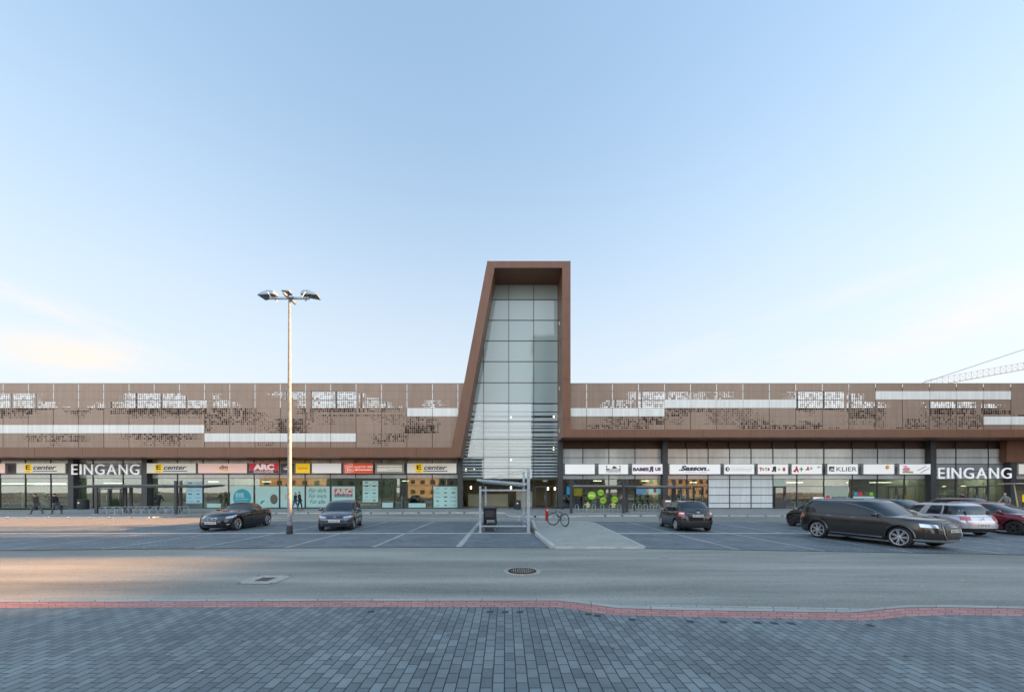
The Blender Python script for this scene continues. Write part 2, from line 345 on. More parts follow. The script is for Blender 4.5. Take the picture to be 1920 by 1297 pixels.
def disc(mb, cx, cz, y, rx, rz=None, n=28, th=.01, a0=0, a1=360):
    rz = rz or rx
    pts = [(cx+rx*math.cos(R(a0+(a1-a0)*i/n)), cz+rz*math.sin(R(a0+(a1-a0)*i/n))) for i in range(n if a1-a0 >= 360 else n+1)]
    return mb.prism(pts, y, y+th)

# ================================================================ GROUND
def sheet(name, pts, z, m, parent=None):
    b = MB(); b.poly([(x, y, z) for x, y in pts]); return b.build(name, m, parent)
gd = structure(sheet('ground', [(-700, -500), (700, -500), (700, 900), (-700, 900)], -.03, mat('open_ground', (.13, .13, .12, 1), .9, var=.3, vscale=.1)))
def dens(pts, step=60):
    out = []
    for a, b in zip(pts[:-1], pts[1:]):
        n = max(1, int((b[0]-a[0])/step)); out += [(a[0]+(b[0]-a[0])*i/n, a[1]+(b[1]-a[1])*i/n) for i in range(n)]
    return out + [pts[-1]]
blue_edge = [G(*p) for p in dens([(-400, 1140), (0, 1139), (640, 1137), (980, 1137.3), (1046, 1137.8), (1076, 1141.5), (1107, 1146.7), (1157, 1152.7), (1280, 1155.5), (1480, 1159.5), (1590, 1162.5), (1613, 1162.8), (1647, 1161.5), (1697, 1155.2), (1780, 1152.2), (1920, 1154.3), (2500, 1160)])]
red_edge = [G(*p) for p in dens([(-400, 1129.5), (0, 1128.5), (640, 1126.3), (980, 1126.2), (1046, 1126), (1076, 1129), (1107, 1133.3), (1157, 1140), (1280, 1143.6), (1480, 1146.8), (1590, 1148.4), (1613, 1146.8), (1647, 1143.2), (1697, 1138.6), (1780, 1138.2), (1920, 1141), (2500, 1147)])]
kerb_edge = [G(*p) for p in dens([(-400, 1126), (0, 1125), (640, 1122.6), (980, 1122.4), (1046, 1122.8), (1076, 1124.6), (1107, 1128), (1157, 1134.2), (1280, 1138.5), (1480, 1142), (1590, 1143.6), (1613, 1142.2), (1647, 1138.8), (1697, 1134.4), (1780, 1134), (1920, 1136.7), (2500, 1143)])]
slab_edge = [G(*p) for p in dens([(1076, 1124.3), (1107, 1127.5), (1157, 1129.6), (1280, 1131.7), (1480, 1135.2), (1590, 1137.5), (1613, 1138), (1647, 1138.4)])]
def strip(name, lo, hi, z, m, v1=None, dz=0):
    b = MB(); uv = []; s = 0; n = len(lo)
    for i in range(n):
        if i: s += math.dist(lo[i], lo[i-1])
        wdt = math.dist(lo[i], hi[i]); b.v += [(lo[i][0], lo[i][1], z), (hi[i][0], hi[i][1], z)]
        uv += [(s, 0), (s, v1 if v1 else wdt)]
    for i in range(n-1): b.f.append((2*i, 2*i+2, 2*i+3, 2*i+1))
    b.uv = uv
    if dz:
        k = len(b.v); b.v += [(hi[i][0], hi[i][1], z-dz) for i in range(n)]; b.uv += [(u[0], u[1]+.1) for u in uv[1::2]]
        for i in range(n-1): b.f.append((2*i+1, 2*i+3, k+i+1, k+i))
    return b.build(name, m)
KZ = .0
front = structure(sheet('front_paving', [(blue_edge[-1][0]+8, -9)] + list(reversed(blue_edge)) + [(blue_edge[0][0]-8, blue_edge[0][1]), (blue_edge[0][0]-8, -9)], KZ, M_PAVE))
structure(strip('red_paving_strip', blue_edge, red_edge, KZ+.002, M_RED, .345))
structure(strip('kerb', red_edge, kerb_edge, KZ+.006, M_CONC, None, .05))
structure(strip('gutter_slabs', kerb_edge[[i for i, p in enumerate(kerb_edge) if p[0] >= slab_edge[0][0]-.05][0]:][:len(slab_edge)] if False else [G(*p) for p in dens([(1076, 1124.9), (1107, 1128.3), (1157, 1134.5), (1280, 1138.8), (1480, 1142.3), (1590, 1143.9), (1613, 1142.4), (1647, 1139)])], slab_edge, -.012, M_SLAB, .32))
# a few darker replacement pavers set along the edge
dk = MB()
for px, py in [(694.5, 1146.3), (922, 1146.6), (951, 1147), (980, 1147), (1126, 1154), (1185, 1161), (1299, 1164.5), (1356, 1165.5), (1413, 1167), (1448, 1168), (1478, 1168.5), (1628, 1172), (1100, 1151)]:
    x, y = G(px, py); x = round(x/.124)*.124; dk.quad((x-.056, y-.05, .003), (x+.056, y-.05, .003), (x+.056, y+.05, .003), (x-.056, y+.05, .003))
dk.build('dark_pavers', mat('dark_paver', (.045, .05, .055, 1), .9), front)
road_far = [G(*p) for p in dens([(-500, 1037), (0, 1031), (500, 1026.3), (860, 1025), (1205, 1027), (1500, 1032), (1920, 1039), (2500, 1049)])]
structure(sheet('road', [(60, 3.2)] + [(60, road_far[-1][1])] + list(reversed(road_far)) + [(-60, road_far[0][1]), (-60, 3.2)], -.014, M_ASPH))
lot = structure(sheet('parking_lot', [(-90, road_far[0][1]), *road_far, (90, road_far[-1][1]), (90, 25.0), (-90, 25.0)], -.008, M_LOT))
structure(sheet('aisle', [(-90, 25.004), (90, 25.004), (90, 42), (-90, 42)], -.014, M_ASPH))
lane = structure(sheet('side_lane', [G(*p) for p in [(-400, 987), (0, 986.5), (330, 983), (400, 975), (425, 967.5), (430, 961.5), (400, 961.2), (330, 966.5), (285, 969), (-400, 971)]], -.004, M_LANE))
# dark joint between road and lot
ej = MB()
for a, b_ in zip(road_far[:-1], road_far[1:]): ej.quad((a[0], a[1]-.03, -.004), (b_[0], b_[1]-.03, -.004), (b_[0], b_[1]+.03, -.004), (a[0], a[1]+.03, -.004))
ej.build('edge_joint', mat('tar_joint', (.03, .03, .032, 1), .8), lot)
# marking pavers between the bays
def line(x, y0, y1, wd, parent=lot, nm='bay_line'):
    b = MB(); b.quad((x-wd/2, y0, -.003), (x+wd/2, y0, -.003), (x+wd/2, y1, -.003), (x-wd/2, y1, -.003)); return b.build(nm, M_STRIPE, parent)
def road_y(x):
    for a, b_ in zip(road_far[:-1], road_far[1:]):
        if a[0] <= x <= b_[0]: return a[1] + (b_[1]-a[1])*(x-a[0])/(b_[0]-a[0])
    return road_far[0][1]
for k in range(15):
    x = -1.68-3.08*k; line(x, road_y(x)+.05, 25.0, .22 if k == 0 else .12)
for k in range(11):
    x = 8.05+2.68*k; line(x, road_y(x)+.05, 25.0, .11)
for k in range(13):
    x = -2.4-3.6*k
    line(x, 30.6, 34.3, .11)
ch = MB(); ch.box(-70, 1.25, 17.8, 18.05, -.02, .0); ch.box(4.85, 70, 17.8, 18.05, -.02, .0)
ch.build('drain_channel', M_CHAN, lot)
gr = MB()
for px, py in [(760, 998)]:
    x, y = G(px, py); gr.box(x-.25, x+.25, y-.15, y+.15, -.002, .003)
gr.build('drain_grate', mat('rusty_iron', (.10, .06, .05, 1), .7, var=.3), lot)
# ramped island of pale pavers
isl_pts = [G(1001, 978), G(1098, 978.6), G(1112, 981), G(1206, 1027.2), G(1040, 1026.8), G(1010, 1003)]
b = MB(); zt = .055
n = len(isl_pts)
b.poly([(x, y, zt) for x, y in isl_pts])
isl = structure(b.build('island', M_ISL))
b = MB()
cx_, cy_ = sum(p[0] for p in isl_pts)/n, sum(p[1] for p in isl_pts)/n
for i in range(n):
    p, q = isl_pts[i], isl_pts[(i+1) % n]
    d = Vector((q[0]-p[0], q[1]-p[1])).normalized(); nn = Vector((-d.y, d.x)); 
    if nn.dot(Vector((cx_-p[0], cy_-p[1]))) > 0: nn = -nn
    wk = .16 if i in (4, 5) else .09
    M = Matrix(((d.x, nn.x, 0), (d.y, nn.y, 0), (0, 0, 1)))
    ln = math.dist(p, q)
    b.obox(((p[0]+q[0])/2+nn.x*wk/2, (p[1]+q[1])/2+nn.y*wk/2, (.12 if i in (4, 5) else .062)/2-.006), ln, wk, (.12 if i in (4, 5) else .062)+.012, M)
b.build('kerb_stone', M_CHAN, isl)
# timber/rubber edging beside the kerb of the island
b = MB(); a1, a2 = G(990, 985), G(1006, 999.5)
b.tube([(a1[0], a1[1], .08), (a2[0], a2[1], .08)], .09, 10)
tag(b.build('wheel_stop', mat('stained_concrete', (.20, .16, .12, 1), .8, var=.4, vscale=5)), 'round stained concrete wheel stop beside the pale island kerb', 'wheel stop')
# sidewalk in front of the shops
SW = .10
sw = [G(*p, SW) for p in [(-260, 970), (285, 968), (330, 965.5), (400, 960.6), (900, 959.5), (948, 960), (956, 966), (1050, 967), (1100, 965), (1400, 965), (2200, 968)]]
b = MB(); b.poly([(x, y, SW) for x, y in sw] + [(sw[-1][0], 60, SW), (sw[0][0], 60, SW)])
sww = structure(b.build('sidewalk', M_WALK))
b = MB()
for i, (p, q) in enumerate(zip(sw[:-1], sw[1:])):
    ln = math.dist(p, q); d = Vector((q[0]-p[0], q[1]-p[1])).normalized(); M = Matrix(((d.x, -d.y, 0), (d.y, d.x, 0), (0, 0, 1)))
    k = max(1, int(ln/1.35)); 
    for j in range(k):
        t0 = (j+.5)/k; c = (p[0]+(q[0]-p[0])*t0, p[1]+(q[1]-p[1])*t0 - .07, SW/2-.012)
        b.obox(c, ln/k-.10 - (.12 if j % 2 else 0), .16, SW+.016, M)
b.build('kerb_stone', M_CHAN, sww)

# round manhole and square cover in the road
x, y = G(979, 1069.5)
mh = empty('manhole_cover', (x, y, 0), 0, 'round cast iron manhole cover in the middle of the road', 'manhole cover')
b = MB(); b.lathe([(.0, -.004), (.33, -.004), (.33, -.008), (.35, -.008), (.35, -.004), (.47, -.006), (.47, -.02)], 40)
b.build('frame', mat('worn_concrete_ring', (.34, .31, .27, 1), .8, var=.35, vscale=14), mh)
b = MB(); b.lathe([(0, .001), (.325, .001), (.325, -.004)], 40)
for i in range(-5, 6):
    for j in range(-5, 6):
        if i*i+j*j < 27: b.box(i*.055-.016, i*.055+.016, j*.055-.016, j*.055+.016, .001, .006)
b.build('lid', mat('manhole_iron', (.42, .36, .31, 1), .55, .3, var=.35, vscale=10), mh)
b = MB(); b.lathe([(.335, .004), (.35, .006), (.365, .004)], 40); b.build('rim', mat('manhole_rim', (.10, .09, .085, 1), .6, .3), mh)
pc = [G(441, 1092.5), G(512, 1093.5), G(551, 1077.5), G(482, 1077.5)]
sq = empty('utility_cover', (sum(p[0] for p in pc)/4, sum(p[1] for p in pc)/4, 0), 0, 'square pale concrete utility cover set askew in the road', 'utility cover')
b = MB(); c0 = sq.location
b.poly([(p[0]-c0.x, p[1]-c0.y, -.006) for p in pc]); b.build('surround', mat('pale_concrete_patch', (.36, .335, .30, 1), .8, var=.25, vscale=9), sq)
b = MB(); b.poly([((p[0]-c0.x)*.36, (p[1]-c0.y)*.42, -.002) for p in pc])
for i in range(4):
    p = pc[i]; b.poly([((p[0]-c0.x)*.86-.04, (p[1]-c0.y)*.86-.03, -.002), ((p[0]-c0.x)*.86+.04, (p[1]-c0.y)*.86-.03, -.002), ((p[0]-c0.x)*.86+.04, (p[1]-c0.y)*.86+.03, -.002), ((p[0]-c0.x)*.86-.04, (p[1]-c0.y)*.86+.03, -.002)])
b.build('lid', mat('cover_iron', (.06, .055, .05, 1), .7, var=.3, vscale=20), sq)

# ================================================================ THE MALL
DF, DS, DG = 38.3, 38.7, 41.5
DW = 40.6
mall = empty('shopping_mall', (0, DG, 0), 0, 'long shopping mall with perforated brown cladding and a tall glazed entrance tower', 'shopping mall')
mall['world_parts'] = 1
XL, XR = X(-330, DF), X(2200, DF)
ribbon = [(-330, 838.3), (847, 838.3), (913.6, 489.4), (1069.8, 489.4), (1069.8, 804.8), (2200, 804.8), (2200, 819.4), (1054.3, 819.4), (1054.3, 502), (927.4, 502), (862.6, 856.6), (-330, 856.6)]
b = MB(); b.prism([(X(px, DF), Z(py, DF)) for px, py in ribbon], DF, DG+.6); b.build('portal_frame', M_FRAME, mall)
for k in range(28):
    xx = XL+2+4.9*k
    if xx < X(838, DF): zz0, zz1 = Z(856.4, DF), Z(838.5, DF)
    elif xx > X(1080, DF): zz0, zz1 = Z(819.2, DF), Z(805, DF)
    else: continue
    b = MB(); b.box(xx-.008, xx+.008, DF-.003, DF+.01, zz0, zz1); b.build('panel_seam', M_DARKB, mall)
for py in (560, 635, 710, 785):
    b = MB(); b.box(X(1054.6, DF), X(1069.5, DF), DF-.003, DF+.01, Z(py, DF)-.008, Z(py, DF)+.008); b.build('panel_seam', M_DARKB, mall)
# thin drip edge along frame and small fixing plates
b = MB()
for px, py in [(1049.6, 606), (1049.6, 728), (1049.6, 807)]: b.box(X(px, 39)-.06, X(px, 39)+.02, 39.2, 39.35, Z(py, 39.2)-.18, Z(py, 39.2)+.18)
for px, py in [(896.5, 674), (868.5, 814)]: b.box(X(px, 39), X(px, 39)+.08, 39.2, 39.35, Z(py, 39.2)-.18, Z(py, 39.2)+.18)
b.build('wall_light', mat('small_fitting', (.6, .55, .5, 1), .4), mall)
b = MB()
for px in (915.5, 1067.5): b.tube([(X(px, DF+.3), DF+.3, Z(489.4, DF)-.02), (X(px, DF+.3), DF+.3, Z(484, DF))], .02, 6)
b.build('lightning_rod', M_DARK, mall)
# masses behind
ZR = 10.95
b = MB()
zl0, zr0 = Z(856.6, DF)+.1, Z(819.4, DF)+.1
# upper wall behind the screens (set back), with flat roof
xa, xb = X(862, DG)-.3, X(1046, DG)+.3
b.box(XL, X(840, DF), 40.4, 85, zl0, ZR); b.box(X(1066, DF), XR, 40.4, 85, zr0, ZR)
b.build('upper_wall', M_DARKB, mall)
b = MB(); b.box(XL, xa-.2, 50.5, 85, SW+.001, zl0); b.box(xb+.2, XR, 50.5, 85, SW+.001, zr0)
b.build('shop_back_wall', mat('shop_interior', (.35, .32, .26, 1), .8, var=.25, vscale=.5), mall)
b = MB(); b.box(XL, xa-.21, DG+.12, 50.4, zl0-.25, zl0-.01); b.box(xb+.21, XR, DG+.12, 50.4, Z(880, DG), Z(880, DG)+.2)
b.build('shop_ceiling', mat('shop_ceiling', (.30, .27, .22, 1), .8), mall)
b = MB(); b.box(XL, XR, DG+.1, 50.4, SW+.002, SW+.02); b.build('shop_floor', mat('shop_tiles', (.22, .21, .18, 1), .35, var=.15), mall)
b = MB()
for px in [-330, 131, 270, 430, 571, 714]: b.box(X(px, DG)-.1, X(px, DG)+.1, DG+.7, 50.4, SW+.03, zl0-.26)
for px in [1247, 1388, 1596, 1750, 1900, 2195]: b.box(X(px, DG)-.1, X(px, DG)+.1, DG+.7, 50.4, SW+.03, Z(880, DG)-.01)
b.build('partition_wall', mat('partition', (.40, .42, .36, 1), .8, var=.2, vscale=.7), mall)

M_FILL = mat('interior_fill_glow', (.9, .9, .85, 1), .5, emit=(1, .90, .70, 1), estr=4)  # hidden panels added at ceiling height to brighten the shop interiors
for px in [-20, 40, 100, 200, 320, 400, 480, 560, 640, 720, 800]:
    b = MB(); b.box(X(px, 45)-1.1, X(px, 45)+1.1, 44, 45.2, zl0-.30, zl0-.26); b.build('added_fill_panel', M_FILL, mall)
for px in [1110, 1200, 1300, 1500, 1590, 1680, 1800, 1880, 1960]:
    b = MB(); b.box(X(px, 45)-1.1, X(px, 45)+1.1, 44, 45.2, Z(880, DG)-.06, Z(880, DG)-.01); b.build('added_fill_panel', M_FILL, mall)
# ---- perforated screens
LJ = [-330+47.3*i for i in range(0, 7)]
LJ = [5.8-47.3*7+47.3*i for i in range(7)] + [5.8, 53.1, 100.2, 147.3, 194.5, 241.8, 289.1, 336.4, 383.4, 430.8, 478.2, 525.6, 572.8, 620.1, 667.6, 715.2, 763.1, 810.8, 858.6, 900]
RJ = [1046, 1100, 1148.2, 1197.3, 1246, 1294.8, 1343.6, 1393, 1442.4, 1492, 1541.8, 1591.4, 1641.6, 1692, 1742.7, 1793.2, 1843.9, 1895.2, 1946, 1997, 2048, 2099, 2150, 2200]
RY = [718.3, 733.2, 749, 764.9, 780.6, 796.4, 812.2, 828.2, 844.1]
RYR = [718.3, 733.2, 749, 764.9, 780.6, 796.2, 811.8]
# perforation fields: (x0, y0, x1, y1, feather_left, feather_right, density)
PL = [(-40, 738, 57, 776, 2, 2, 1), (58, 738, 84, 752, 2, 18, .8), (58, 753, 104, 767, 2, 4, .85), (58, 768, 76, 776, 2, 6, .7), (104, 753, 120, 764, 2, 10, .7), (112, 762, 134, 768, 6, 4, .6),
      (116, 768, 172, 776, 6, 6, .8), (160, 761, 198, 768, 8, 4, .8), (172, 753, 198, 762, 8, 3, .8), (204, 753, 245, 776, 4, 2, .8), (224, 737, 245, 753, 10, 2, .8), (245, 737, 289, 776, 2, 2, 1), (291, 737, 338, 776, 2, 2, .95),
      (340, 740, 356, 776, 2, 6, .85), (340, 750, 384, 776, 2, 2, .95), (391, 739, 416, 776, 8, 4, .8), (400, 748, 431, 776, 2, 4, .9), (436, 754, 452, 776, 2, 8, .8), (440, 764, 479, 776, 2, 12, .9), (478, 770, 500, 776, 4, 10, .7),
      (497, 735, 526, 741, 12, 2, .8), (512, 741, 530, 746, 10, 2, .7), (532, 735, 572, 748, 2, 2, .9), (552, 749, 572, 776, 10, 2, .75), (581, 735, 620, 773, 2, 2, .95), (624, 735, 667, 773, 2, 2, 1),
      (672, 738, 688, 773, 2, 6, .8), (684, 745, 715, 773, 3, 4, .8), (719, 753, 736, 773, 2, 8, .8), (730, 761, 763, 773, 4, 10, .65), (784, 758, 812, 764, 10, 2, .7), (794, 750, 812, 764, 8, 2, .8), (812, 750, 838, 762, 2, 16, .65),
      (-40, 777, 57, 783, 4, 6, .7), (134, 777, 166, 783, 10, 10, .55), (236, 777, 396, 783, 8, 8, .6), (-40, 800, 28, 814, 4, 12, .6), (33, 815, 178, 830, 22, 26, .75), (54, 806, 145, 815, 20, 12, .6), (80, 830, 122, 840, 10, 12, .5),
      (213, 806, 292, 826, 22, 5, .6), (224, 800, 292, 812, 10, 3, .6), (242, 806, 384, 826, 4, 24, .85), (290, 799, 386, 813, 3, 6, .95), (262, 826, 352, 838, 10, 14, .6), (300, 813, 358, 830, 3, 20, .7),
      (383, 774, 432, 797, 2, 4, .85), (383, 797, 405, 812, 2, 12, .7), (430, 774, 480, 797, 2, 2, .75), (480, 774, 512, 790, 2, 14, .6), (452, 797, 480, 810, 20, 4, .5), (478, 783, 526, 812, 14, 2, .6), (525, 783, 573, 812, 2, 4, .95), (573, 774, 602, 797, 2, 18, .7), (573, 797, 592, 812, 2, 10, .6), (590, 776, 620, 796, 10, 4, .5), (478, 830, 520, 836, 8, 8, .6),
      (600, 775, 715, 780, 4, 4, .7), (602, 780, 642, 796, 4, 16, .55), (688, 775, 764, 788, 12, 6, .6), (700, 784, 764, 796, 14, 4, .5), (742, 783, 764, 812, 12, 2, .6), (763, 782, 812, 797, 2, 2, .7), (763, 797, 812, 812, 2, 2, 1.0), (811, 783, 846, 797, 2, 18, .6), (811, 797, 830, 812, 2, 10, .7), (690, 813, 768, 828, 16, 8, .75), (695, 828, 732, 836, 4, 8, .6), (764, 812, 790, 822, 2, 16, .5)]
PR = [(1122, 749, 1148, 764, 12, 2, .75), (1148, 749, 1193, 764, 2, 2, .8), (1172, 734, 1193, 750, 12, 2, .8), (1198, 734, 1246, 764, 2, 2, 1), (1248, 734, 1294, 749, 2, 2, .85), (1294, 734, 1338, 749, 2, 18, .65), (1246, 766, 1345, 773, 2, 2, .9), (1246, 773, 1292, 780, 2, 2, .8),
      (1246, 780, 1290, 796, 2, 14, .6), (1316, 773, 1345, 796, 14, 2, .65), (1343, 734, 1382, 749, 2, 16, .7), (1343, 766, 1418, 772, 2, 10, .7), (1343, 773, 1442, 796, 2, 14, .6), (1380, 790, 1442, 804, 10, 2, .85), (1100, 797, 1148, 804, 4, 2, .85), (1118, 782, 1148, 797, 18, 2, .6), (1148, 782, 1197, 804, 2, 2, .75), (1197, 782, 1246, 797, 2, 2, .9), (1197, 797, 1222, 804, 2, 8, .8),
      (1466, 735, 1492, 749, 16, 2, .6), (1492, 734, 1531, 768, 2, 2, 1), (1492, 768, 1531, 774, 8, 6, .7), (1537, 734, 1583, 768, 2, 2, 1), (1560, 766, 1583, 774, 8, 2, .7), (1589, 737, 1622, 775, 2, 10, .85), (1600, 752, 1641, 775, 2, 8, .9), (1510, 773, 1530, 779, 8, 4, .5), (1574, 775, 1592, 781, 8, 2, .6), (1592, 775, 1641, 783, 2, 2, .95),
      (1442, 788, 1462, 796, 2, 14, .5), (1430, 797, 1545, 804, 2, 2, .9), (1494, 788, 1543, 804, 14, 6, .8), (1545, 800, 1620, 804, 2, 2, .6), (1572, 786, 1641, 797, 14, 4, .6), (1641, 752, 1668, 775, 2, 14, .85), (1641, 776, 1668, 800, 2, 14, .7), (1641, 797, 1668, 804, 2, 12, .5),
      (1721, 753, 1738, 775, 8, 2, .6), (1743, 753, 1785, 775, 2, 2, 1), (1789, 753, 1832, 775, 2, 4, .9), (1840, 755, 1880, 775, 2, 20, .95), (1842, 768, 1900, 775, 2, 8, 1), (1692, 784, 1744, 804, 6, 4, .75), (1665, 800, 1700, 804, 10, 2, .7), (1715, 776, 1744, 784, 12, 2, .6), (1744, 776, 1796, 804, 2, 2, .7), (1796, 778, 1844, 804, 2, 2, .75), (1895, 776, 1960, 783, 6, 4, .7), (1844, 804, 1960, 812, 2, 2, .8),
      (1946, 740, 2060, 775, 20, 20, .8), (2000, 780, 2200, 804, 20, 2, .6)]
def dens_at(fields, px, py):
    best = 0
    for x0, y0, x1, y1, fl, fr_, d in fields:
        if y0 <= py <= y1 and x0-fl < px < x1+fr_:
            t = 1.0
            if d < .93 and (y1-y0) > 6:
                dx = abs(px-(x0+x1)/2)/((x1-x0)/2+max(fl, fr_)*.5); dy = abs(py-(y0+y1)/2)/((y1-y0)/2+(5 if y0 < 775 else 3))
                t = min(1, max(0, (1.12-dx**3-dy**3)*2.2))
            if fl > 2 and px < x0+fl: t = min(t, max(0, (px-(x0-fl*.4))/(fl*1.4)))
            if fr_ > 2 and px > x1-fr_: t = min(t, max(0, ((x1+fr_*.4)-px)/(fr_*1.4)))
            best = max(best, t*d)
    return best
def screens(J, RYs, fields, whites, clip, zbot_px):
    rnd = random.Random(5)
    for i in range(len(J)-1):
        pa, pb = J[i], J[i+1]
        x0, x1 = X(pa, DS)+.025, X(pb, DS)-.025
        b = MB(); cw = (x1-x0)/12
        for r in range(len(RYs)-1):
            if RYs[r] >= zbot_px: break
            zt, zb = Z(RYs[r], DS), Z(RYs[r+1], DS)+.012
            wh = any(w0-2 <= pa and pb <= w1+2 and wr == r for w0, w1, wr in whites)
            if wh:
                if b.v: b.build('cladding_panel', M_SCR, mall)
                b = MB()
                q = clip(x0, x1, zb, zt)
                if q:
                    wb = MB(); wb.box(q[0], q[1], DS-.03, DS+.04, zb+.003, zt-.003); wb.build('light_panel', M_WHP, mall)
                continue
            ch_ = (zt-zb)/4
            for k in range(4):
                za, zc = zt-k*ch_, zt-(k+1)*ch_
                holes = []
                for c in range(12):
                    px = pa+(c+.5)*(pb-pa)/12; py = RYs[r]+(k+.5)*(RYs[r+1]-RYs[r])/4
                    if py > zbot_px: holes.append(0); continue
                    d = dens_at(fields, px, py); h_ = 0
                    if d > .05 and rnd.random() < .36+.66*d: h_ = min(.87, max(.24, d*(.40+.56*rnd.random()**.7))) if py < 776 or d > .9 else min(.86, max(.22, d*(.30+.75*rnd.random()**.8)))
                    holes.append(h_)
                c = 0
                while c < 12:
                    e = c
                    if holes[c] == 0:
                        while e < 12 and holes[e] == 0: e += 1
                        q = clip(x0+c*cw, x0+e*cw, zc, za)
                        if q: b.quad((q[0], DS, zc), (q[1], DS, zc), (q[1], DS, za), (q[0], DS, za))
                    else:
                        e = c+1; a0, a1 = x0+c*cw, x0+e*cw
                        if clip(a0, a1, zc, za):
                            h_ = holes[c]; mx_, mz_ = (a0+a1)/2, (za+zc)/2; hx, hz = cw*h_/2, ch_*h_/2
                            n0 = len(b.v)
                            for yy in (DS, DS+.012): b.v += [(mx_-hx, yy, mz_-hz), (mx_+hx, yy, mz_-hz), (mx_+hx, yy, mz_+hz), (mx_-hx, yy, mz_+hz)]
                            b.v += [(a0, DS, zc), (a1, DS, zc), (a1, DS, za), (a0, DS, za)]
                            for j in range(4):
                                j2 = (j+1) % 4; b.f.append((n0+8+j, n0+8+j2, n0+j2, n0+j)); b.f.append((n0+j, n0+j2, n0+4+j2, n0+4+j))
                    c = e
        if b.v: 
            o = b.build('cladding_panel', M_SCR, mall)
xs_a = (913.6-847)/(489.4-838.3)
def clipL(x0, x1, z0, z1):
    # slanted tower edge, centre of the frame
    zc = (z0+z1)/2; py = CY-(zc-H)*F/DF; lim = X(847+(py-838.3)*xs_a+5, DF)
    if x0 >= lim: return None
    return (x0, min(x1, lim))
def clipR(x0, x1, z0, z1): return (max(x0, X(1063, DF)), x1) if x1 > X(1064, DF) else None
screens(LJ, RY, PL, [(763, 859, 3), (383, 668, 6), (-400, 384, 5)], clipL, 839.5)
screens(RJ, RYR, PR, [(1046, 1247, 3), (1246, 1493, 2), (1641, 1896, 1), (1843, 2150, 4.0)], clipR, 805.5)
# posts and rails holding the screens
b = MB()
ztop = Z(718.3, DS)-.02
for J, zb in ((LJ, zl0+.3), (RJ, zr0+.3)):
    for p in J:
        if 838 < p < 1075: continue
        xx = X(p, DS)+.42; b = MB(); b.box(xx-.05, xx+.05, DS+.30, DS+.4, zb, ztop-.3); b.build('support_post', M_DARK, mall)
b = MB()
for r, py in enumerate(RY[:8]):
    for dy in (0,):
        z = Z(py+dy, DS); 
        if py+dy < 836:
            b.box(XL, X(847+(py-838.3)*xs_a, DF), DS+.06, DS+.12, z-.035, z+.035)
        if py+dy < 803: b.box(X(1062, DF), XR, DS+.06, DS+.12, z-.035, z+.035)
b.build('support_rail', mat('rail_metal', (.13, .10, .09, 1), .5, .3), mall)
# side returns / end walls of the building
b = MB(); b.box(XL-.3, XL, DG, 85, SW, Z(720, DS)); b.box(XR, XR+.3, DG, 85, SW, Z(720, DS)); b.build('end_wall', M_SCR, mall)

# ---- tower glazing
def tgx(py):   # left boundary of glass at the glass plane (inner slanted face)
    zc = H-(py-CY)*DG/F
    pyf = CY-(zc-H)*F/DF
    return X(927.4+(pyf-502)*(862.6-927.4)/(856.6-502), DF)
vm = [X(866.5, DG), X(907, DG), X(954, DG), X(1000.5, DG), X(1045.8, DG)]
hm = [533.8, 562.3, 600.5, 639, 677.8, 717.3, 755.8, 789.4, 823, 857, 877.5, 897.2]
tower = mall
b = MB()
for py in hm: 
    x0 = tgx(py) if py < 857 else vm[0]
    b.box(x0, vm[4], DG-.06, DG+.08, Z(py, DG)-.026, Z(py, DG)+.026)
for i, xx in enumerate(vm):
    zt = Z(533.8, DG)
    # find top where the slanted jamb crosses this mullion
    if i <= 1:
        py = 857
        while py > 534 and tgx(py) < xx: py -= 1
        zt = Z(py, DG)
    b.box(xx-.024, xx+.024, DG-.08, DG+.075, SW+.02, zt)
b.build('tower_mullions', M_ALU, mall)
def cutpane(x0, x1, ya, yb):
    if ya >= 857: return [(x0, Z(yb, DG)), (x1, Z(yb, DG)), (x1, Z(ya, DG)), (x0, Z(ya, DG))]
    la, lb = tgx(ya), tgx(yb)
    if la >= x1 and lb >= x1: return None
    pts = []
    xb0 = max(x0, lb)
    if xb0 < x1: pts += [(xb0, Z(yb, DG)), (x1, Z(yb, DG))]
    else:
        t = (lb-x1)/(lb-la); pts += [(x1, Z(yb, DG)+(Z(ya, DG)-Z(yb, DG))*t)]
    if la < x1: pts += [(x1, Z(ya, DG)), (max(x0, la), Z(ya, DG))]
    else:
        t = (lb-x1)/(lb-la) if lb != la else 0; pts += [(x1, Z(yb, DG)+(Z(ya, DG)-Z(yb, DG))*t)]
    if la > x0 > lb:
        t = (x0-lb)/(la-lb); pts += [(x0, Z(yb, DG)+(Z(ya, DG)-Z(yb, DG))*t)]
    return pts if len(pts) >= 3 else None
for r in range(len(hm)-1):
    for i in range(4):
        x0 = vm[i] if i else -99
        if i == 0 and hm[r] >= 857: x0 = vm[0]
        q = cutpane(max(x0, tgx(hm[r+1])) if hm[r+1] <= 857 and i == 0 else x0, vm[i+1], hm[r], hm[r+1])
        if not q: continue
        b = MB(); b.prism(q, DG, DG+.03)
        b.build('tower_pane', M_FROST if hm[r] < 755 else (M_HALL if hm[r] < 897 else M_ENTRY), mall)
# printed white bands on the lower tower glass
bands = [(758, 771), (773, 779), (783, 789), (793, 797.5), (799, 801.5), (804, 808), (812, 818), (821, 824), (827, 830.5), (833, 835.5), (839, 842), (845.5, 848), (851, 853), (856, 860), (863, 866), (869, 872), (875, 877), (880, 883), (886, 888), (891, 894)]
b = MB()
for ya, yb in bands:
    x0 = max(tgx((ya+yb)/2), vm[0]) if yb < 857 else vm[0]
    b.box(x0, vm[4], DG-.012, DG-.004, Z(yb, DG), Z(ya, DG))
b.build('printed_bands', M_FRIT, mall)
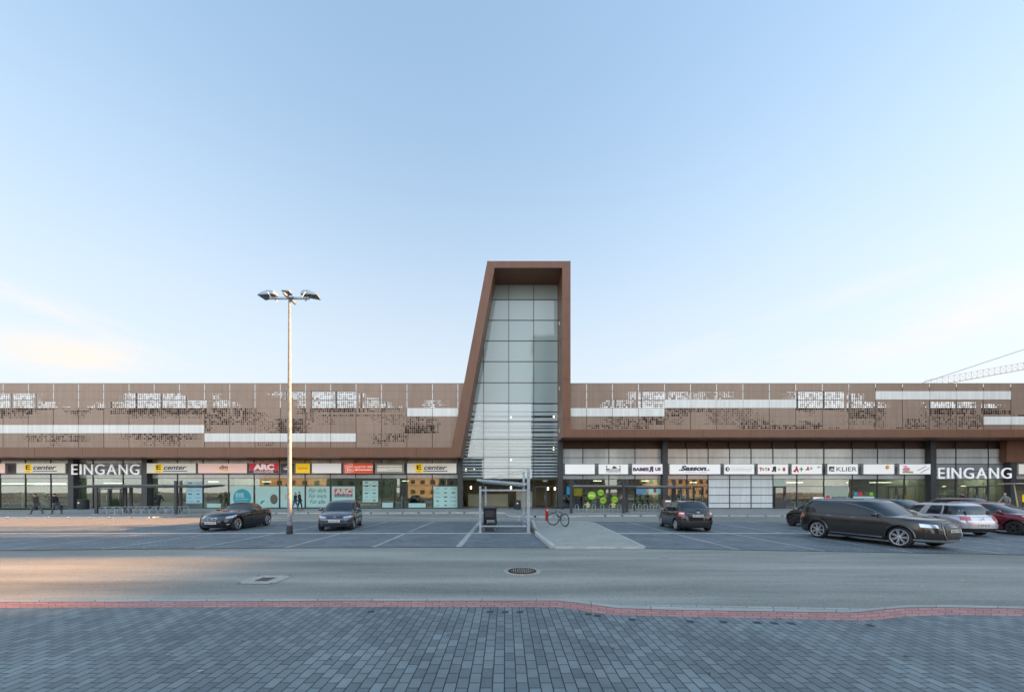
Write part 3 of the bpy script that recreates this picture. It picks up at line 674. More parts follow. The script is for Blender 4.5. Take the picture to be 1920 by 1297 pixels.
# hall behind the tower glass
b = MB()
b.prism([(X(866, DG), SW), (xb+.2, SW), (xb+.2, Z(540, DG)), (X(927.4, DF)+.1, Z(540, DG)), (X(866, DG), Z(862, DG))], 50.6, 50.8); b.build('hall_back_wall', mat('hall_wall', (.40, .38, .26, 1), .8, var=.08), mall)
b = MB()
b.box(xa-.19, xa-.02, DG+.65, 50.55, SW, Z(862, DG)); b.box(xb+.02, xb+.19, DG+.65, 50.55, SW, Z(534, DG))
b.box(xa-.19, X(872, DG), 50.25, 50.55, SW, Z(862, DG))
b.build('hall_side_wall', mat('hall_side', (.34, .33, .24, 1), .8), mall)
b = MB()
b.prism([(X(866, DG), Z(862, DG)), (X(927.4, DF), Z(502, DF)+.05), (X(913.6, DF), Z(489.6, DF)), (X(847, DF), Z(838, DF))], DG+.61, 50.5)
b.box(X(913.6, DF), xb+.2, DG+.61, 50.5, Z(502, DF), Z(490, DF))
b.box(X(1054.3, DF)-.0, X(1069.8, DF), DG+.61, 50.5, zr0, Z(503, DF))
b.build('tower_wall', M_FRAME, mall)
b = MB(); b.box(xa, xb, DG+2.2, 50.5, Z(898, DG), Z(896, DG)+.15); b.build('mezzanine', mat('mezzanine', (.30, .27, .17, 1), .7), mall)
b = MB(); b.box(X(866, DG)+.1, X(953, DG), 47.5, 47.7, SW, Z(926, 47.5)); b.box(X(968, 46), X(998, 46), 46, 46.2, SW, 2.0); b.build('hall_counter', mat('cream_board', (.52, .52, .40, 1), .6), mall)

# ---- shop front bays
def bay(pa, pb, rows, kind, dark=.0):
    xa_, xb_ = X(pa, DG), X(pb, DG)
    b = MB()
    b.box(xa_-.035, xa_+.035, DG-.06, DG+.08, SW+.02, Z(rows[0][0], DG))
    for ya, yb, t in rows: b.box(xa_+.036, xb_-.036, DG-.05, DG+.07, Z(ya, DG)-.03, Z(ya, DG)+.025)
    b.box(xa_+.036, xb_-.036, DG-.05, DG+.07, SW+.02, SW+.09)
    wnd = b.build('window', M_ALU, mall)
    wnd['world_parts'] = 1
    for ya, yb, t in rows:
        z1, z0 = Z(ya, DG)-.031, (Z(yb, DG)+.026 if yb < 950 else SW+.091)
        p = MB()
        if t == 'rib':
            p.box(xa_+.036, xb_-.036, DG+.02, DG+.05, z0, z1)
            for q in range(3): p.box(xa_+.036, xb_-.036, DG-.02, DG+.019, z0+(z1-z0)*(q+.08)/3, z0+(z1-z0)*(q+.80)/3)
            p.build('ribbed_panel', M_RIB, wnd)
        elif t == 'louvre':
            p.box(xa_+.036, xb_-.036, DG+.2, DG+.25, z0, z1)
            for q in range(4):
                z = z0+(z1-z0)*(q+.5)/4; p.box(xa_+.036, xb_-.036, DG+.0, DG+.12, z-.02, z+.02)
            p.build('louvre', mat('louvre_metal', (.12, .07, .05, 1), .5, .2), wnd)
        else:
            mm_ = {'beige': M_SPB, 'grey': M_SPG, 'glass': M_GL if kind == 'L' else M_GLR, 'clad': M_CLAD}[t]
            p.box(xa_+.036, xb_-.036, DG, DG+.02, z0, z1); p.build('pane' if t == 'glass' else 'spandrel_panel', mm_, wnd)
rowsL = [(861.5, 868.4, 'beige'), (868.4, 888.4, 'rib'), (888.4, 896.4, 'grey'), (896.4, 909.8, 'glass'), (909.8, 952, 'glass')]
rowsR = [(826.8, 841, 'louvre'), (841, 857.6, 'grey'), (857.6, 869.5, 'grey'), (869.5, 889.6, 'rib'), (889.6, 898, 'grey'), (898, 911.5, 'glass'), (911.5, 952, 'glass')]
rowsC = [(826.8, 841, 'louvre'), (841, 857.6, 'grey'), (857.6, 869.5, 'grey'), (869.5, 889.6, 'rib'), (889.6, 898, 'clad'), (898, 913.4, 'clad'), (913.4, 927.8, 'clad'), (927.8, 942.6, 'clad'), (942.6, 952, 'clad')]
BL = [-330+0, -284, -237, -189, -142, -94, -47, 0.5, 48, 95.6, 132]
for a, c in zip(BL[:-1], BL[1:]): bay(a, c, rowsL, 'L')
for a, c in [(132, 174.7), (174.7, 231), (231, 270)]: bay(a, c, rowsL, 'L')
BL2 = [270, 285.5, 333, 381, 428.7, 476.6, 524, 572, 619.4, 667, 715.2, 763, 810.7, 858.6]
for a, c in zip(BL2[:-1], BL2[1:]): bay(a, c, rowsL, 'L')
for a, c in zip([1055, 1092.7, 1141.5, 1190.4], [1092.7, 1141.5, 1190.4, 1247.5]): bay(a, c, rowsR, 'R')
for a, c in [(1247.5, 1288), (1288, 1327.6)]: bay(a, c, rowsR, 'R')
for a, c in [(1327.6, 1367.9), (1367.9, 1408), (1408, 1449)]: bay(a, c, rowsC, 'R')
BR = [1449, 1494, 1544.5, 1597.8, 1644.8, 1695.5, 1750.5, 1791.8, 1852.5, 1900, 1950, 2000, 2050, 2100, 2150, 2199]
for a, c in zip(BR[:-1], BR[1:]): bay(a, c, rowsR, 'R')
# columns standing in front of the glazing
for px0, px1, py in [(-206, -194, 856), (127, 137.5, 856), (265, 275.5, 856), (858.2, 867.2, 857), (1046, 1055.6, 819), (1243, 1252.3, 819), (1745.5, 1756, 819), (1895, 1906, 819)]:
    b = MB(); d = DG-.65; b.box(X(px0, d), X(px1, d), d, DG-.09, SW+.001, Z(py, DF)-.002); b.build('column', M_DARK, mall)
# lower wing soffit block at the far right end
b = MB(); b.box(X(1888, DG-.7), XR, DG-.7, DG-.1, Z(866, DG-.7), Z(826, DG-.7)); b.build('bulkhead', M_FRAME, mall)
# doors
def door(pa, pb, ytop, m=M_DARK, glassy=True):
    x0, x1 = X(pa, DG), X(pb, DG); d0, d1 = DG-.16, DG-.065; zt = Z(ytop, DG); b = MB()
    b.box(x0, x0+.09, d0, d1, SW+.001, zt); b.box(x1-.09, x1, d0, d1, SW+.001, zt); b.box(x0+.09, x1-.09, d0, d1, zt-.12, zt); b.box(x0+.09, x1-.09, d0, d1, SW+.001, SW+.16)
    if not glassy: b.box(x0+.09, x1-.09, d0+.02, d1-.02, SW+.16, 1.3)
    o = b.build('door', m, mall); o['world_parts'] = 1
    h = MB(); h.tube([(x1-.16, d0-.05, 1.0), (x1-.16, d0-.05, 1.6)], .02, 8); h.build('handle', M_GALV, o)
door(738, 757, 911.5); door(1451, 1472, 912, M_DARK, False); door(1260, 1277, 911.5); door(1300, 1318, 911.5); door(1663, 1679, 912); door(1679, 1696, 912)
door(1003, 1024, 911); door(1024, 1045, 911); door(184, 206, 915); door(206, 229, 915); door(1812, 1830, 912); door(1830, 1848, 912)

# ================================================================ SIGNS on the sign band
DSG = 40.75
def hexm(n, r, g, b, rough=.45): return mat(n, rgb(r, g, b), rough)
def glowm(n, r, g, b, s=.055): return mat(n, rgb(r, g, b), .4, emit=rgb(r, g, b), estr=s)      # weak emission added to brighten the sign faces
C_NAVY = hexm('sign_navy', 38, 45, 72); C_YEL = glowm('sign_yellow', 250, 205, 0); C_BLK = hexm('sign_black', 25, 25, 28); C_BLUE = hexm('sign_blue', 20, 95, 150)
C_RED = glowm('sign_red', 190, 28, 48); C_ORG = glowm('sign_orange', 228, 72, 14); C_WHT = mat('sign_white', (.80, .79, .77, 1), .4, emit=(.8, .79, .77, 1), estr=.055); C_PINK = glowm('sign_pink', 238, 200, 190)
C_CREAM = glowm('sign_cream', 215, 212, 200); C_GREY = hexm('sign_grey', 165, 165, 145); C_PUR = hexm('sign_purple', 92, 38, 98); C_GRN = hexm('sign_green', 120, 200, 50)
C_GRN2 = hexm('sign_dark_green', 30, 160, 70); C_DKB = hexm('sign_slate', 60, 66, 84); C_TRED = hexm('toy_red', 215, 40, 45)
def sign(px0, px1, py0, py1, m, label, th=.22, name='shop_sign'):
    x0, x1, z0, z1 = X(px0, DSG), X(px1, DSG), Z(py1, DSG), Z(py0, DSG)
    o = empty(name, ((x0+x1)/2, DSG, (z0+z1)/2), 0, label, 'sign', 'signs along the shop fronts')
    w_, h_ = (x1-x0)/2, (z1-z0)/2
    b = MB(); b.box(-w_+.02, w_-.02, 0, th, -h_+.02, h_-.02); b.build('panel', m, o)
    f = MB(); f.box(-w_, w_, -.012, th+.01, -h_-.0, -h_+.03); f.box(-w_, w_, -.012, th+.01, h_-.03, h_); f.box(-w_, -w_+.03, -.011, th+.01, -h_+.03, h_-.03); f.box(w_-.03, w_, -.011, th+.01, -h_+.03, h_-.03)
    f.build('rim', mat('sign_rim', (.42, .42, .40, 1), .5), o)
    s = MB(); 
    for xx in (-w_*.7, w_*.7): s.box(xx-.03, xx+.03, th+.01, DG-DSG-.02, -h_*.5, h_*.5)
    s.build('bracket', M_ALU, o)
    return o, w_, h_
def T(o, name, body, cx, cz, w_, h_, m, **k):
    k.setdefault('depth', .012)
    me = text_mesh(body, w_, h_, **k); me.transform(Matrix.Translation((cx, -.018, cz)))
    return link_mesh(name, me, m, o, fix=False)
P = (X(1, DSG)-X(0, DSG))
def grocery(px0, px1, label):
    o, w_, h_ = sign(px0, px1, 868, 887, C_CREAM, label)
    cx = -w_+22.4*P
    b = MB(); b.box(cx-.42, cx+.42, -.016, -.001, -h_+.09, h_-.07); b.build('emblem', C_YEL, o)
    T(o, 'emblem_letter', 'E', cx, .10, .50, .50, C_BLK, bold=.03)
    T(o, 'small_lettering', 'EDEKA', cx, -h_+.20, .5, .1, C_BLK, bold=.01)
    T(o, 'lettering', 'center', -w_+(53.5)*P, .06, 44*P*.98, .42, C_BLK, shear=.3, bold=.02)
    b = MB(); b.box(-w_+31*P, -w_+76*P, -.016, -.001, -h_+.19, -h_+.285); b.build('underline', C_BLUE, o)
grocery(30.5, 123, 'cream grocery sign with yellow E emblem, left of the left EINGANG letters')
grocery(275, 367.5, 'cream grocery sign with yellow E emblem, just right of the left EINGANG letters')
grocery(763, 856, 'cream grocery sign with yellow E emblem, next to the entrance tower')
o, w_, h_ = sign(-70, 10, 868, 887, C_PINK, 'plain pink sign cut by the left edge of the view')
o, w_, h_ = sign(371, 463.5, 868, 887, C_PINK, 'pale pink drugstore sign with the letters dm over an orange ribbon')
T(o, 'lettering', 'dm', .12, .13, .92, .46, C_NAVY, shear=.3, bold=.02)
b = MB(); b.prism([(-.45, -.28), (-.1, -.19), (.25, -.24), (.62, -.16), (.66, -.3), (.4, -.36), (.1, -.3), (-.2, -.33)], -.016, -.001); b.build('ribbon', C_YEL, o)
b = MB(); b.prism([(-.05, -.20), (.3, -.235), (.62, -.15), (.6, -.2), (.3, -.28), (.0, -.25)], -.02, -.0165); b.build('ribbon_fold', C_TRED, o)
o, w_, h_ = sign(467, 523, 868, 887, C_RED, 'red shoe shop sign reading ARC SCHUH-CENTER')
T(o, 'lettering', 'ARC', -.02, .13, 39*P, .66, C_WHT, bold=.07)
b = MB(); b.box(-w_+.04, w_-.04, -.014, -.001, -h_+.03, -h_+.27); b.build('dark_stripe', C_DKB, o)
T(o, 'small_lettering', 'SCHUH-CENTER', -.03, -h_+.155, 37*P, .2, C_WHT, bold=.02)
o, w_, h_ = sign(525.5, 552.5, 868, 887, C_DKB, 'slate blue sign with an orange roof shape, partly behind the lamp post')
b = MB(); b.prism([(-.42, .0), (.02, .33), (.12, .2), (-.08, .02)], -.016, -.001); b.build('roof_shape', hexm('apricot', 235, 150, 90), o)
b = MB(); b.prism([(.1, .2), (.5, .02), (.5, .10), (.12, .30)], -.016, -.001); b.build('roof_edge', hexm('olive_line', 130, 120, 60), o)
T(o, 'lettering', 'Tele     o', .02, -.06, .98, .22, C_WHT, bold=.03)
o, w_, h_ = sign(554, 581.5, 868, 887, C_YEL, 'bright yellow LOTTO sign right of the lamp post')
T(o, 'lettering', 'LOTTO', .13, -.02, .74, .17, C_TRED, bold=.02); T(o, 'swirl', '~v', -.42, -.02, .26, .17, C_TRED, bold=.04)
o, w_, h_ = sign(584.5, 640, 868, 887, C_WHT, 'blank white sign between the yellow LOTTO sign and the orange pet shop sign')
o, w_, h_ = sign(644, 699, 868, 887, C_ORG, 'orange pet shop sign with ALLES FÜR TIERE over a white arrow')
me = text_mesh('ZOO\n&Co.', .66, .56, bold=.04, depth=.012); me.transform(Matrix.Translation((-w_+.62, -.02, .0)) @ Matrix.Rotation(R(-8), 4, 'Y')); link_mesh('emblem_letters', me, C_WHT, o, fix=False)
b = MB(); Mr = Matrix.Translation((-w_+.62, -.01, 0)) @ Matrix.Rotation(R(-8), 4, 'Y')
for a in ((-.44, -.40, -.42, .42), (.40, .44, -.42, .42), (-.40, .40, .38, .42), (-.40, .40, -.42, -.38)):
    q = [Mr @ Vector(p) for p in ((a[0], 0, a[2]), (a[1], 0, a[2]), (a[1], 0, a[3]), (a[0], 0, a[3]))]; b.quad(*q)
b.build('emblem_frame', C_WHT, o)
T(o, 'lettering', 'ALLES FÜR TIERE', .58, .17, 35*P, .26, C_WHT, bold=.03)
b = MB(); b.prism([(-.42, -.17), (-.16, -.04), (-.16, -.12), (w_-.06, -.12), (w_-.06, -.22), (-.16, -.22), (-.16, -.30)], -.016, -.001); b.build('arrow', C_WHT, o)
o, w_, h_ = sign(703.5, 757.5, 868, 887, C_GREY, 'grey-green sign with a narrow white plate of small lettering')
b = MB(); b.box(-w_+.22, w_-.22, -.014, -.001, -.34, .33); b.build('plate', C_CREAM, o)
T(o, 'lettering', 'HAUSBÄCKEREI KONDITOREI', 0, .12, 47*P, .16, C_DKB, depth=.016)
b = MB(); b.box(-w_*.15, w_-.3, -.02, -.0145, -.19, -.165); b.build('rule', C_DKB, o)
# right wing
ry0, ry1 = 869.5, 888.8
o, w_, h_ = sign(1059, 1115.5, ry0, ry1, C_WHT, 'blank white sign just right of the entrance tower column')
o, w_, h_ = sign(1122, 1178, ry0, ry1, C_WHT, 'white bed shop sign with a dark drawing of a bed with a sleeper')
b = MB()
for s in (-1, 1):
    b.box(s*.72-.025, s*.72+.025, -.016, -.001, -.42, .3); disc(b, s*.72, .30, -.016, .07, n=14, th=.015); disc(b, s*.72, .0, -.017, .09, n=14, th=.016)
b.box(-.69, .69, -.015, -.001, -.10, -.06); b.box(-.69, .69, -.015, -.001, .02, .05); b.box(-.69, .69, -.015, -.001, -.21, -.15)
b.prism([(-.12, .06), (-.04, .3), (.08, .34), (.28, .24), (.42, .08)], -.016, -.001); disc(b, -.52, -.02, -.016, .1, .07, n=14, th=.015)
b.build('bed_drawing', C_DKB, o); T(o, 'small_lettering', 'BETTEN & SCHLAFEN', 0, -.33, 1.1, .11, C_DKB)
o, w_, h_ = sign(1185, 1242.5, ry0, ry1, C_WHT, 'white sign reading BABIES R US in purple with a mirrored R')
T(o, 'lettering', 'BABiES', -.70, -.02, 29.5*P, .38, C_PUR, bold=.06); T(o, 'big_letter', 'R', .39, -.0, .52, .60, C_PUR, mirror=True, bold=.07); T(o, 'lettering', 'US', 1.16, -.0, 10.5*P, .38, C_PUR, bold=.06)
o, w_, h_ = sign(1255, 1351, ry0, ry1, C_WHT, 'wide white sign with the dark script word Sasson')
T(o, 'lettering', 'Sasson', -.15, .10, 48*P, .56, C_DKB, shear=.25, bold=.05)
b = MB(); b.tube([(-1.72, -.018, -.12), (-1.5, -.018, -.16), (-1.36, -.018, .0), (-1.2, -.018, .3)], .03, 6); b.tube([(1.0, -.018, .1), (1.2, -.018, -.1), (1.4, -.018, -.15), (1.52, -.018, -.06)], .03, 6); disc(b, -1.68, -.10, -.02, .07, th=.018, n=12); disc(b, 1.5, -.07, -.02, .07, th=.018, n=12); b.build('flourish', C_DKB, o)
T(o, 'small_lettering', 'young fashion   workshop', .1, -.33, 42*P, .11, mat('sign_midgrey', (.25, .25, .27, 1), .5), shear=.3)
o, w_, h_ = sign(1357.5, 1414.5, ry0, ry1, C_WHT, 'white sign with a navy round 1 emblem and grey web address')
b = MB(); disc(b, -1.28, 0, -.016, .24, th=.015); b.build('emblem', C_NAVY, o); T(o, 'emblem_letter', '1', -1.24, 0, .14, .32, C_WHT, bold=.04, depth=.016)
b = MB(); b.box(-1.0, 1.35, -.014, -.001, .20, .215); b.box(-1.0, 1.35, -.014, -.001, -.215, -.20); b.box(1.35, 1.365, -.014, -.001, -.2, .2); b.build('outline', C_GREY, o)
T(o, 'lettering', 'Durch2inside.com', .2, 0, 2.1, .2, mat('sign_lightgrey', (.42, .42, .42, 1), .5))
o, w_, h_ = sign(1420.5, 1478, ry0, ry1, C_WHT, 'white sign reading TOYS R US in red, green and black')
for ch_, cx, cw_, hh, m_ in [('T', -1.33, .30, .42, C_TRED), ('O', -1.06, .24, .28, C_TRED), ('Y', -.76, .28, .42, C_GRN), ('S', -.48, .24, .32, C_TRED), ('U', .66, .24, .28, C_GRN), ('S', 1.20, .30, .40, C_TRED)]:
    T(o, 'letter', ch_, cx, -.02, cw_, hh, m_, bold=.08)
T(o, 'big_letter', 'R', .08, .0, .52, .60, C_BLK, mirror=True, bold=.08)
o, w_, h_ = sign(1484, 1541.5, ry0, ry1, C_WHT, 'white pharmacy sign with three red A and green plus marks growing smaller')
for cx, cz, s in [(-1.12, .0, 1.0), (.12, .08, .68), (1.25, .22, .34)]:
    T(o, 'letter', 'A', cx, cz, .5*s, .66*s, C_TRED, bold=.1)
    b = MB(); b.box(cx+.3*s, cx+.74*s, -.016, -.001, cz-.06*s, cz+.05*s); b.box(cx+.46*s, cx+.58*s, -.018, -.003, cz-.24*s, cz+.22*s); b.build('plus', C_GRN2, o)
    b = MB(); b.prism([(cx-.36*s, cz-.28*s), (cx-.1*s, cz-.3*s), (cx-.18*s, cz-.05*s), (cx-.36*s, cz-.14*s)], -.016, -.001); b.build('flourish', C_TRED, o)
o, w_, h_ = sign(1551, 1609, ry0, ry1, C_WHT, 'white hairdresser sign reading KLIER beside a dark square emblem')
b = MB(); b.box(-1.5, -.92, -.016, -.001, -.27, .29); b.build('emblem', C_DKB, o)
b = MB(); b.prism([(-1.5, -.27), (-1.2, .1), (-1.02, .02), (-.92, -.1), (-.92, -.14), (-1.05, -.03), (-1.2, .02), (-1.4, -.27)], -.021, -.0165); b.prism([(-1.3, -.25), (-1.1, -.04), (-.96, -.2), (-1.1, -.12)], -.021, -.0165); b.build('emblem_mark', C_WHT, o)
T(o, 'lettering', 'KLIER', .42, .0, 2.2, .46, C_DKB, bold=.0)
o, w_, h_ = sign(1618.5, 1677, ry0, ry1, C_WHT, 'white sign with only a small orange dot near its right end')
b = MB(); disc(b, .93, .20, -.016, .21, th=.015); b.build('dot', hexm('dot_orange', 226, 120, 66), o); b = MB(); disc(b, 1.0, .22, -.022, .09, th=.005); b.build('dot_highlight', C_YEL, o)
o, w_, h_ = sign(1686, 1745, ry0, ry1, C_WHT, 'white butcher sign with a pink shape on green grass and slanted script')
b = MB(); disc(b, -.95, -.02, -.016, .40, .24, th=.015); b.prism([(-1.4, .3), (-1.0, .25), (-.85, .34), (-1.1, .38)], -.016, -.001); b.build('pink_shape', hexm('pig_pink', 238, 140, 170), o)
b = MB(); b.box(-1.35, -.2, -.018, -.003, -.42, -.24); b.build('grass_strip', hexm('grass_strip', 140, 175, 80), o)
for cx, cz, tx in [(.75, .1, 'Fleischerei'), (1.05, -.14, 'Landwurst')]:
    me = text_mesh(tx, 1.05, .13, shear=.3, depth=.012); me.transform(Matrix.Translation((cx, -.018, cz)) @ Matrix.Rotation(R(-28), 4, 'Y')); link_mesh('lettering', me, hexm('sign_plum', 110, 80, 120), o, fix=False)
o, w_, h_ = sign(1909.5, 1990, ry0, ry1, C_CREAM, 'plain cream sign cut by the right edge of the view')
# EINGANG letters
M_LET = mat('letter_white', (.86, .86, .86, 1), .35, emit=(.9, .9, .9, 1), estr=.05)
for x0, x1, y0, y1, lab in [(134.5, 261.5, 870, 889.3, 'large white letters EINGANG over the left entrance'), (1759, 1896, 876.5, 896.8, 'large white letters EINGANG over the right entrance')]:
    cx, cz = (X(x0, DSG)+X(x1, DSG))/2, (Z(y0, DSG)+Z(y1, DSG))/2
    o = empty('entrance_lettering', (cx, DSG-.05, cz), 0, lab, 'sign', 'EINGANG letter signs')
    word = 'EINGANG'; W_ = X(x1, DSG)-X(x0, DSG); hh = Z(y0, DSG)-Z(y1, DSG)
    ws = {'E': .58, 'I': .17, 'N': .86, 'G': .92, 'A': .95}; gap = .24; tot = sum(ws[c] for c in word)+gap*6; s = W_/tot; xx = -W_/2
    for c in word:
        me = text_mesh(c, ws[c]*s, hh, bold=0, depth=.10); me.transform(Matrix.Translation((xx+ws[c]*s/2, 0, 0))); link_mesh('letter', me, M_LET, o, fix=False); xx += (ws[c]+gap)*s
    b = MB(); 
    for zz in (-.25, .25): b.box(-W_/2, W_/2, .18, .22, zz-.025, zz+.025)
    b.build('rail', M_DARK, o)

# ================================================================ WINDOW POSTERS (films on the panes)
DP = DG-.035
def poster(x0, y0, x1, y1, label, m=None, name='window_poster'):
    xa_, xb_, z0, z1 = X(x0, DP), X(x1, DP), Z(y1, DP), Z(y0, DP)
    o = empty(name, ((xa_+xb_)/2, DP, (z0+z1)/2), 0, label, 'window poster', 'posters and films on the shop windows')
    b = MB(); b.box(-(xb_-xa_)/2, (xb_-xa_)/2, 0, .012, -(z1-z0)/2, (z1-z0)/2); b.build('film', m or M_POST, o)
    return o, (xb_-xa_)/2, (z1-z0)/2
def PT(o, body, cx, cz, w_, h_, m, **k):
    me = text_mesh(body, w_, h_, depth=.004, **k); me.transform(Matrix.Translation((cx, -.006, cz))); return link_mesh('lettering', me, m, o, fix=False)
o, w_, h_ = poster(574, 911.5, 618, 950.5, 'pale teal window film with the words Für dich, Für mich, Für alle')
for i, s in enumerate(['Für dich.', 'Für mich.', 'Für alle.']): PT(o, s, .0, .72-.62*i, 2.0 if i < 2 else 1.75, .44, C_DKB, shear=.3)
o, w_, h_ = poster(622, 911.5, 665.5, 950.5, 'pale teal window film with red ARC lettering behind the grey hatchback')
b = MB(); b.box(-.98, 1.02, -.004, -.001, -.02, .90); b.build('dark_block', C_DKB, o)
b = MB(); b.box(-.98, 1.02, -.007, -.0045, .26, .90); b.build('red_block', C_RED, o)
me = text_mesh('ARC', 1.9, .58, bold=.06, depth=.004); me.transform(Matrix.Translation((.02, -.013, .58))); link_mesh('lettering', me, M_POST, o, fix=False); me = text_mesh('SCHUH-CENTER', 1.8, .16, bold=.02, depth=.003); me.transform(Matrix.Translation((.02, -.009, .12))); link_mesh('lettering', me, M_POST, o, fix=False)
def logos(o, cols, rows, w_, h_):
    rnd = random.Random(cols*7+rows); words = ['Rieker', 'Gabor', 'Tamaris', 'ecco', 'Puma', 'Elefanten', 'Legero', 'Vado', 'Fila', 'Kappa', 'Jana', 'Marco', 'Ricosta', 'Lico', 'Ara', 'Remonte']
    b = MB()
    for i in range(cols):
        for j in range(rows):
            cx = -w_+(i+.5)*2*w_/cols; cz = h_-(j+.5)*2*h_/rows
            t = rnd.random(); ww = w_/cols*rnd.uniform(.45, .8)
            if t < .5: b.box(cx-ww, cx+ww, -.005, -.001, cz-.02, cz+.015)
            elif t < .75: b.prism([(cx-ww*.7, cz-.08), (cx+ww*.7, cz), (cx+ww*.5, cz+.05), (cx-ww*.3, cz-.02)], -.005, -.001)
            else: b.box(cx-ww*.6, cx+ww*.6, -.005, -.001, cz-.06, cz+.06)
    b.build('print', C_DKB, o)
o, w_, h_ = poster(680, 901, 709, 941, 'tall pale teal poster with two columns of small dark logos'); logos(o, 2, 6, w_, h_)
o, w_, h_ = poster(813, 911.5, 857.6, 951, 'pale teal film with three columns of small dark logos by the tower column'); logos(o, 3, 5, w_, h_)
o, w_, h_ = poster(431.5, 911.5, 475, 951, 'pale teal film with a big blue disc above the black convertible')
b = MB(); disc(b, .05, -.12, -.005, 1.0, n=40, th=.004); b.build('disc', M_TEAL, o); PT(o, 'EIS', -.2, .2, .9, .5, M_POST, bold=.03); PT(o, 'genießen', .0, -.25, 1.4, .2, M_POST, bold=.02); PT(o, 'macht glücklich', .0, -.55, 1.3, .12, M_POST)
o, w_, h_ = poster(479, 911.5, 523, 951, 'pale teal film with a blue tick and a brown round print')
b = MB(); disc(b, .75, -.25, -.005, .42, .55, th=.004); b.build('brown_print', hexm('print_brown', 90, 85, 70), o)
b = MB(); b.prism([(-.8, -.75), (-.6, -.4), (-.2, -.35), (-.65, -.8)], -.005, -.001); b.build('blue_tick', hexm('tick_blue', 60, 120, 165), o)
o, w_, h_ = poster(526, 911.5, 571, 951, 'pale teal film behind the lamp post and the walking couple')
b = MB(); b.box(-.9, -.5, -.005, -.001, -.3, .3); b.build('print', mat('print_pale', (.45, .45, .35, 1), .5), o)
o, w_, h_ = poster(349, 902, 379, 943, 'aqua poster with dark logo lines right of the left bicycle shelter', mat('aqua_film', (.28, .52, .58, 1), .4)); logos(o, 2, 6, w_, h_)
o, w_, h_ = poster(716.5, 942, 737, 951, 'low pale teal film strip left of the single shop door')
o, w_, h_ = poster(766, 943, 798, 951, 'low pale teal film strip under the dark display right of the shop door')
o, w_, h_ = poster(388, 943.5, 414, 951, 'low pale green strip at the foot of the window above the black convertible')
o, w_, h_ = poster(1546.5, 911.8, 1590, 951, 'pale green film with red a and the word Apotheke', mat('green_film', (.33, .40, .33, 1), .4, var=.05)); PT(o, 'a', -.95, -.05, .5, .5, C_RED, bold=.09); PT(o, 'apotheke', .35, -.05, 1.7, .34, C_DKB, bold=.03)
o, w_, h_ = poster(1600, 930, 1639, 951, 'pale blue strip with small coloured stickers above it', mat('ice_film', (.50, .60, .60, 1), .4))
for i, (cx, m_) in enumerate([(-.85, M_TEAL), (-.35, C_RED), (.85, C_GRN)]):
    b = MB(); b.box(cx-.18, cx+.18, 0, .01, h_+.1, h_+.45); b.build('sticker', m_, o)
o, w_, h_ = poster(1450.5, 899, 1471.5, 910.8, 'pale green film over the grey service door', mat('green_film2', (.38, .46, .40, 1), .4))
o, w_, h_ = poster(1525, 931.5, 1544, 948, 'small white poster with a red mark left of the Apotheke film', C_WHT); PT(o, 'A', -.25, -.1, .3, .3, C_RED, bold=.06)
o, w_, h_ = poster(1192.5, 915, 1212, 926, 'blue and white poster behind the right bicycle racks', mat('sky_blue_print', (.08, .25, .42, 1), .4))
o, w_, h_ = poster(1216, 913, 1240, 926, 'pale teal poster with a small red figure right of the blue one')
b = MB(); b.box(-.15, .15, -.005, -.001, -.2, .3); b.build('figure_print', hexm('faded_red', 150, 70, 65), o)
o, w_, h_ = poster(1062.5, 912, 1069.5, 927, 'tall blue swoosh banner beside the right shelter post', hexm('cyan_print', 0, 140, 185))
for i, (cx, cy, r, tx, lab) in enumerate([(1109.4, 928.5, 7.6, 'APROLA', 'largest lime green round window sticker'), (1126.3, 923, 5.9, 'frisch', 'uppermost lime green round window sticker'), (1131, 937.5, 5.9, 'lecker', 'lowest lime green round window sticker, centre of the cluster'), (1152.5, 936, 5.9, 'heiß und gut', 'rightmost lime green round window sticker')]):
    o = empty('window_sticker', (X(cx, DP), DP, Z(cy, DP)), 0, lab, 'window sticker', 'lime green window stickers'); r_ = r*DP/F
    b = MB(); disc(b, 0, 0, 0, r_, n=32, th=.012); b.build('film', hexm('lime', 150, 200, 40), o); PT(o, tx, 0, 0, r_*1.5, .16, C_BLK if i else C_WHT, bold=.02)

# ================================================================ things inside the shops (seen through the glass)
GOODS = bpy.data.materials.new('shelf_goods'); GOODS.use_nodes = True; t = GOODS.node_tree; bb = t.nodes['Principled BSDF']
c = N(t, 'ShaderNodeTexCoord'); v = N(t, 'ShaderNodeTexVoronoi', distance='CHEBYCHEV'); v.inputs['Scale'].default_value = 3.2; L(t, c.outputs['Object'], v.inputs['Vector'])
hs = N(t, 'ShaderNodeHueSaturation'); hs.inputs['Saturation'].default_value = .75; hs.inputs['Value'].default_value = .55; L(t, v.outputs['Color'], hs.inputs['Color']); L(t, hs.outputs['Color'], bb.inputs['Base Color']); bb.inputs['Roughness'].default_value = .6
M_LAMP = mat('warm_lamp', (1, .9, .7, 1), emit=(1, .80, .48, 1), estr=1.3)
M_TUBE = mat('shop_tube', (1, 1, .9, 1), emit=(1, .93, .72, 1), estr=1.2)
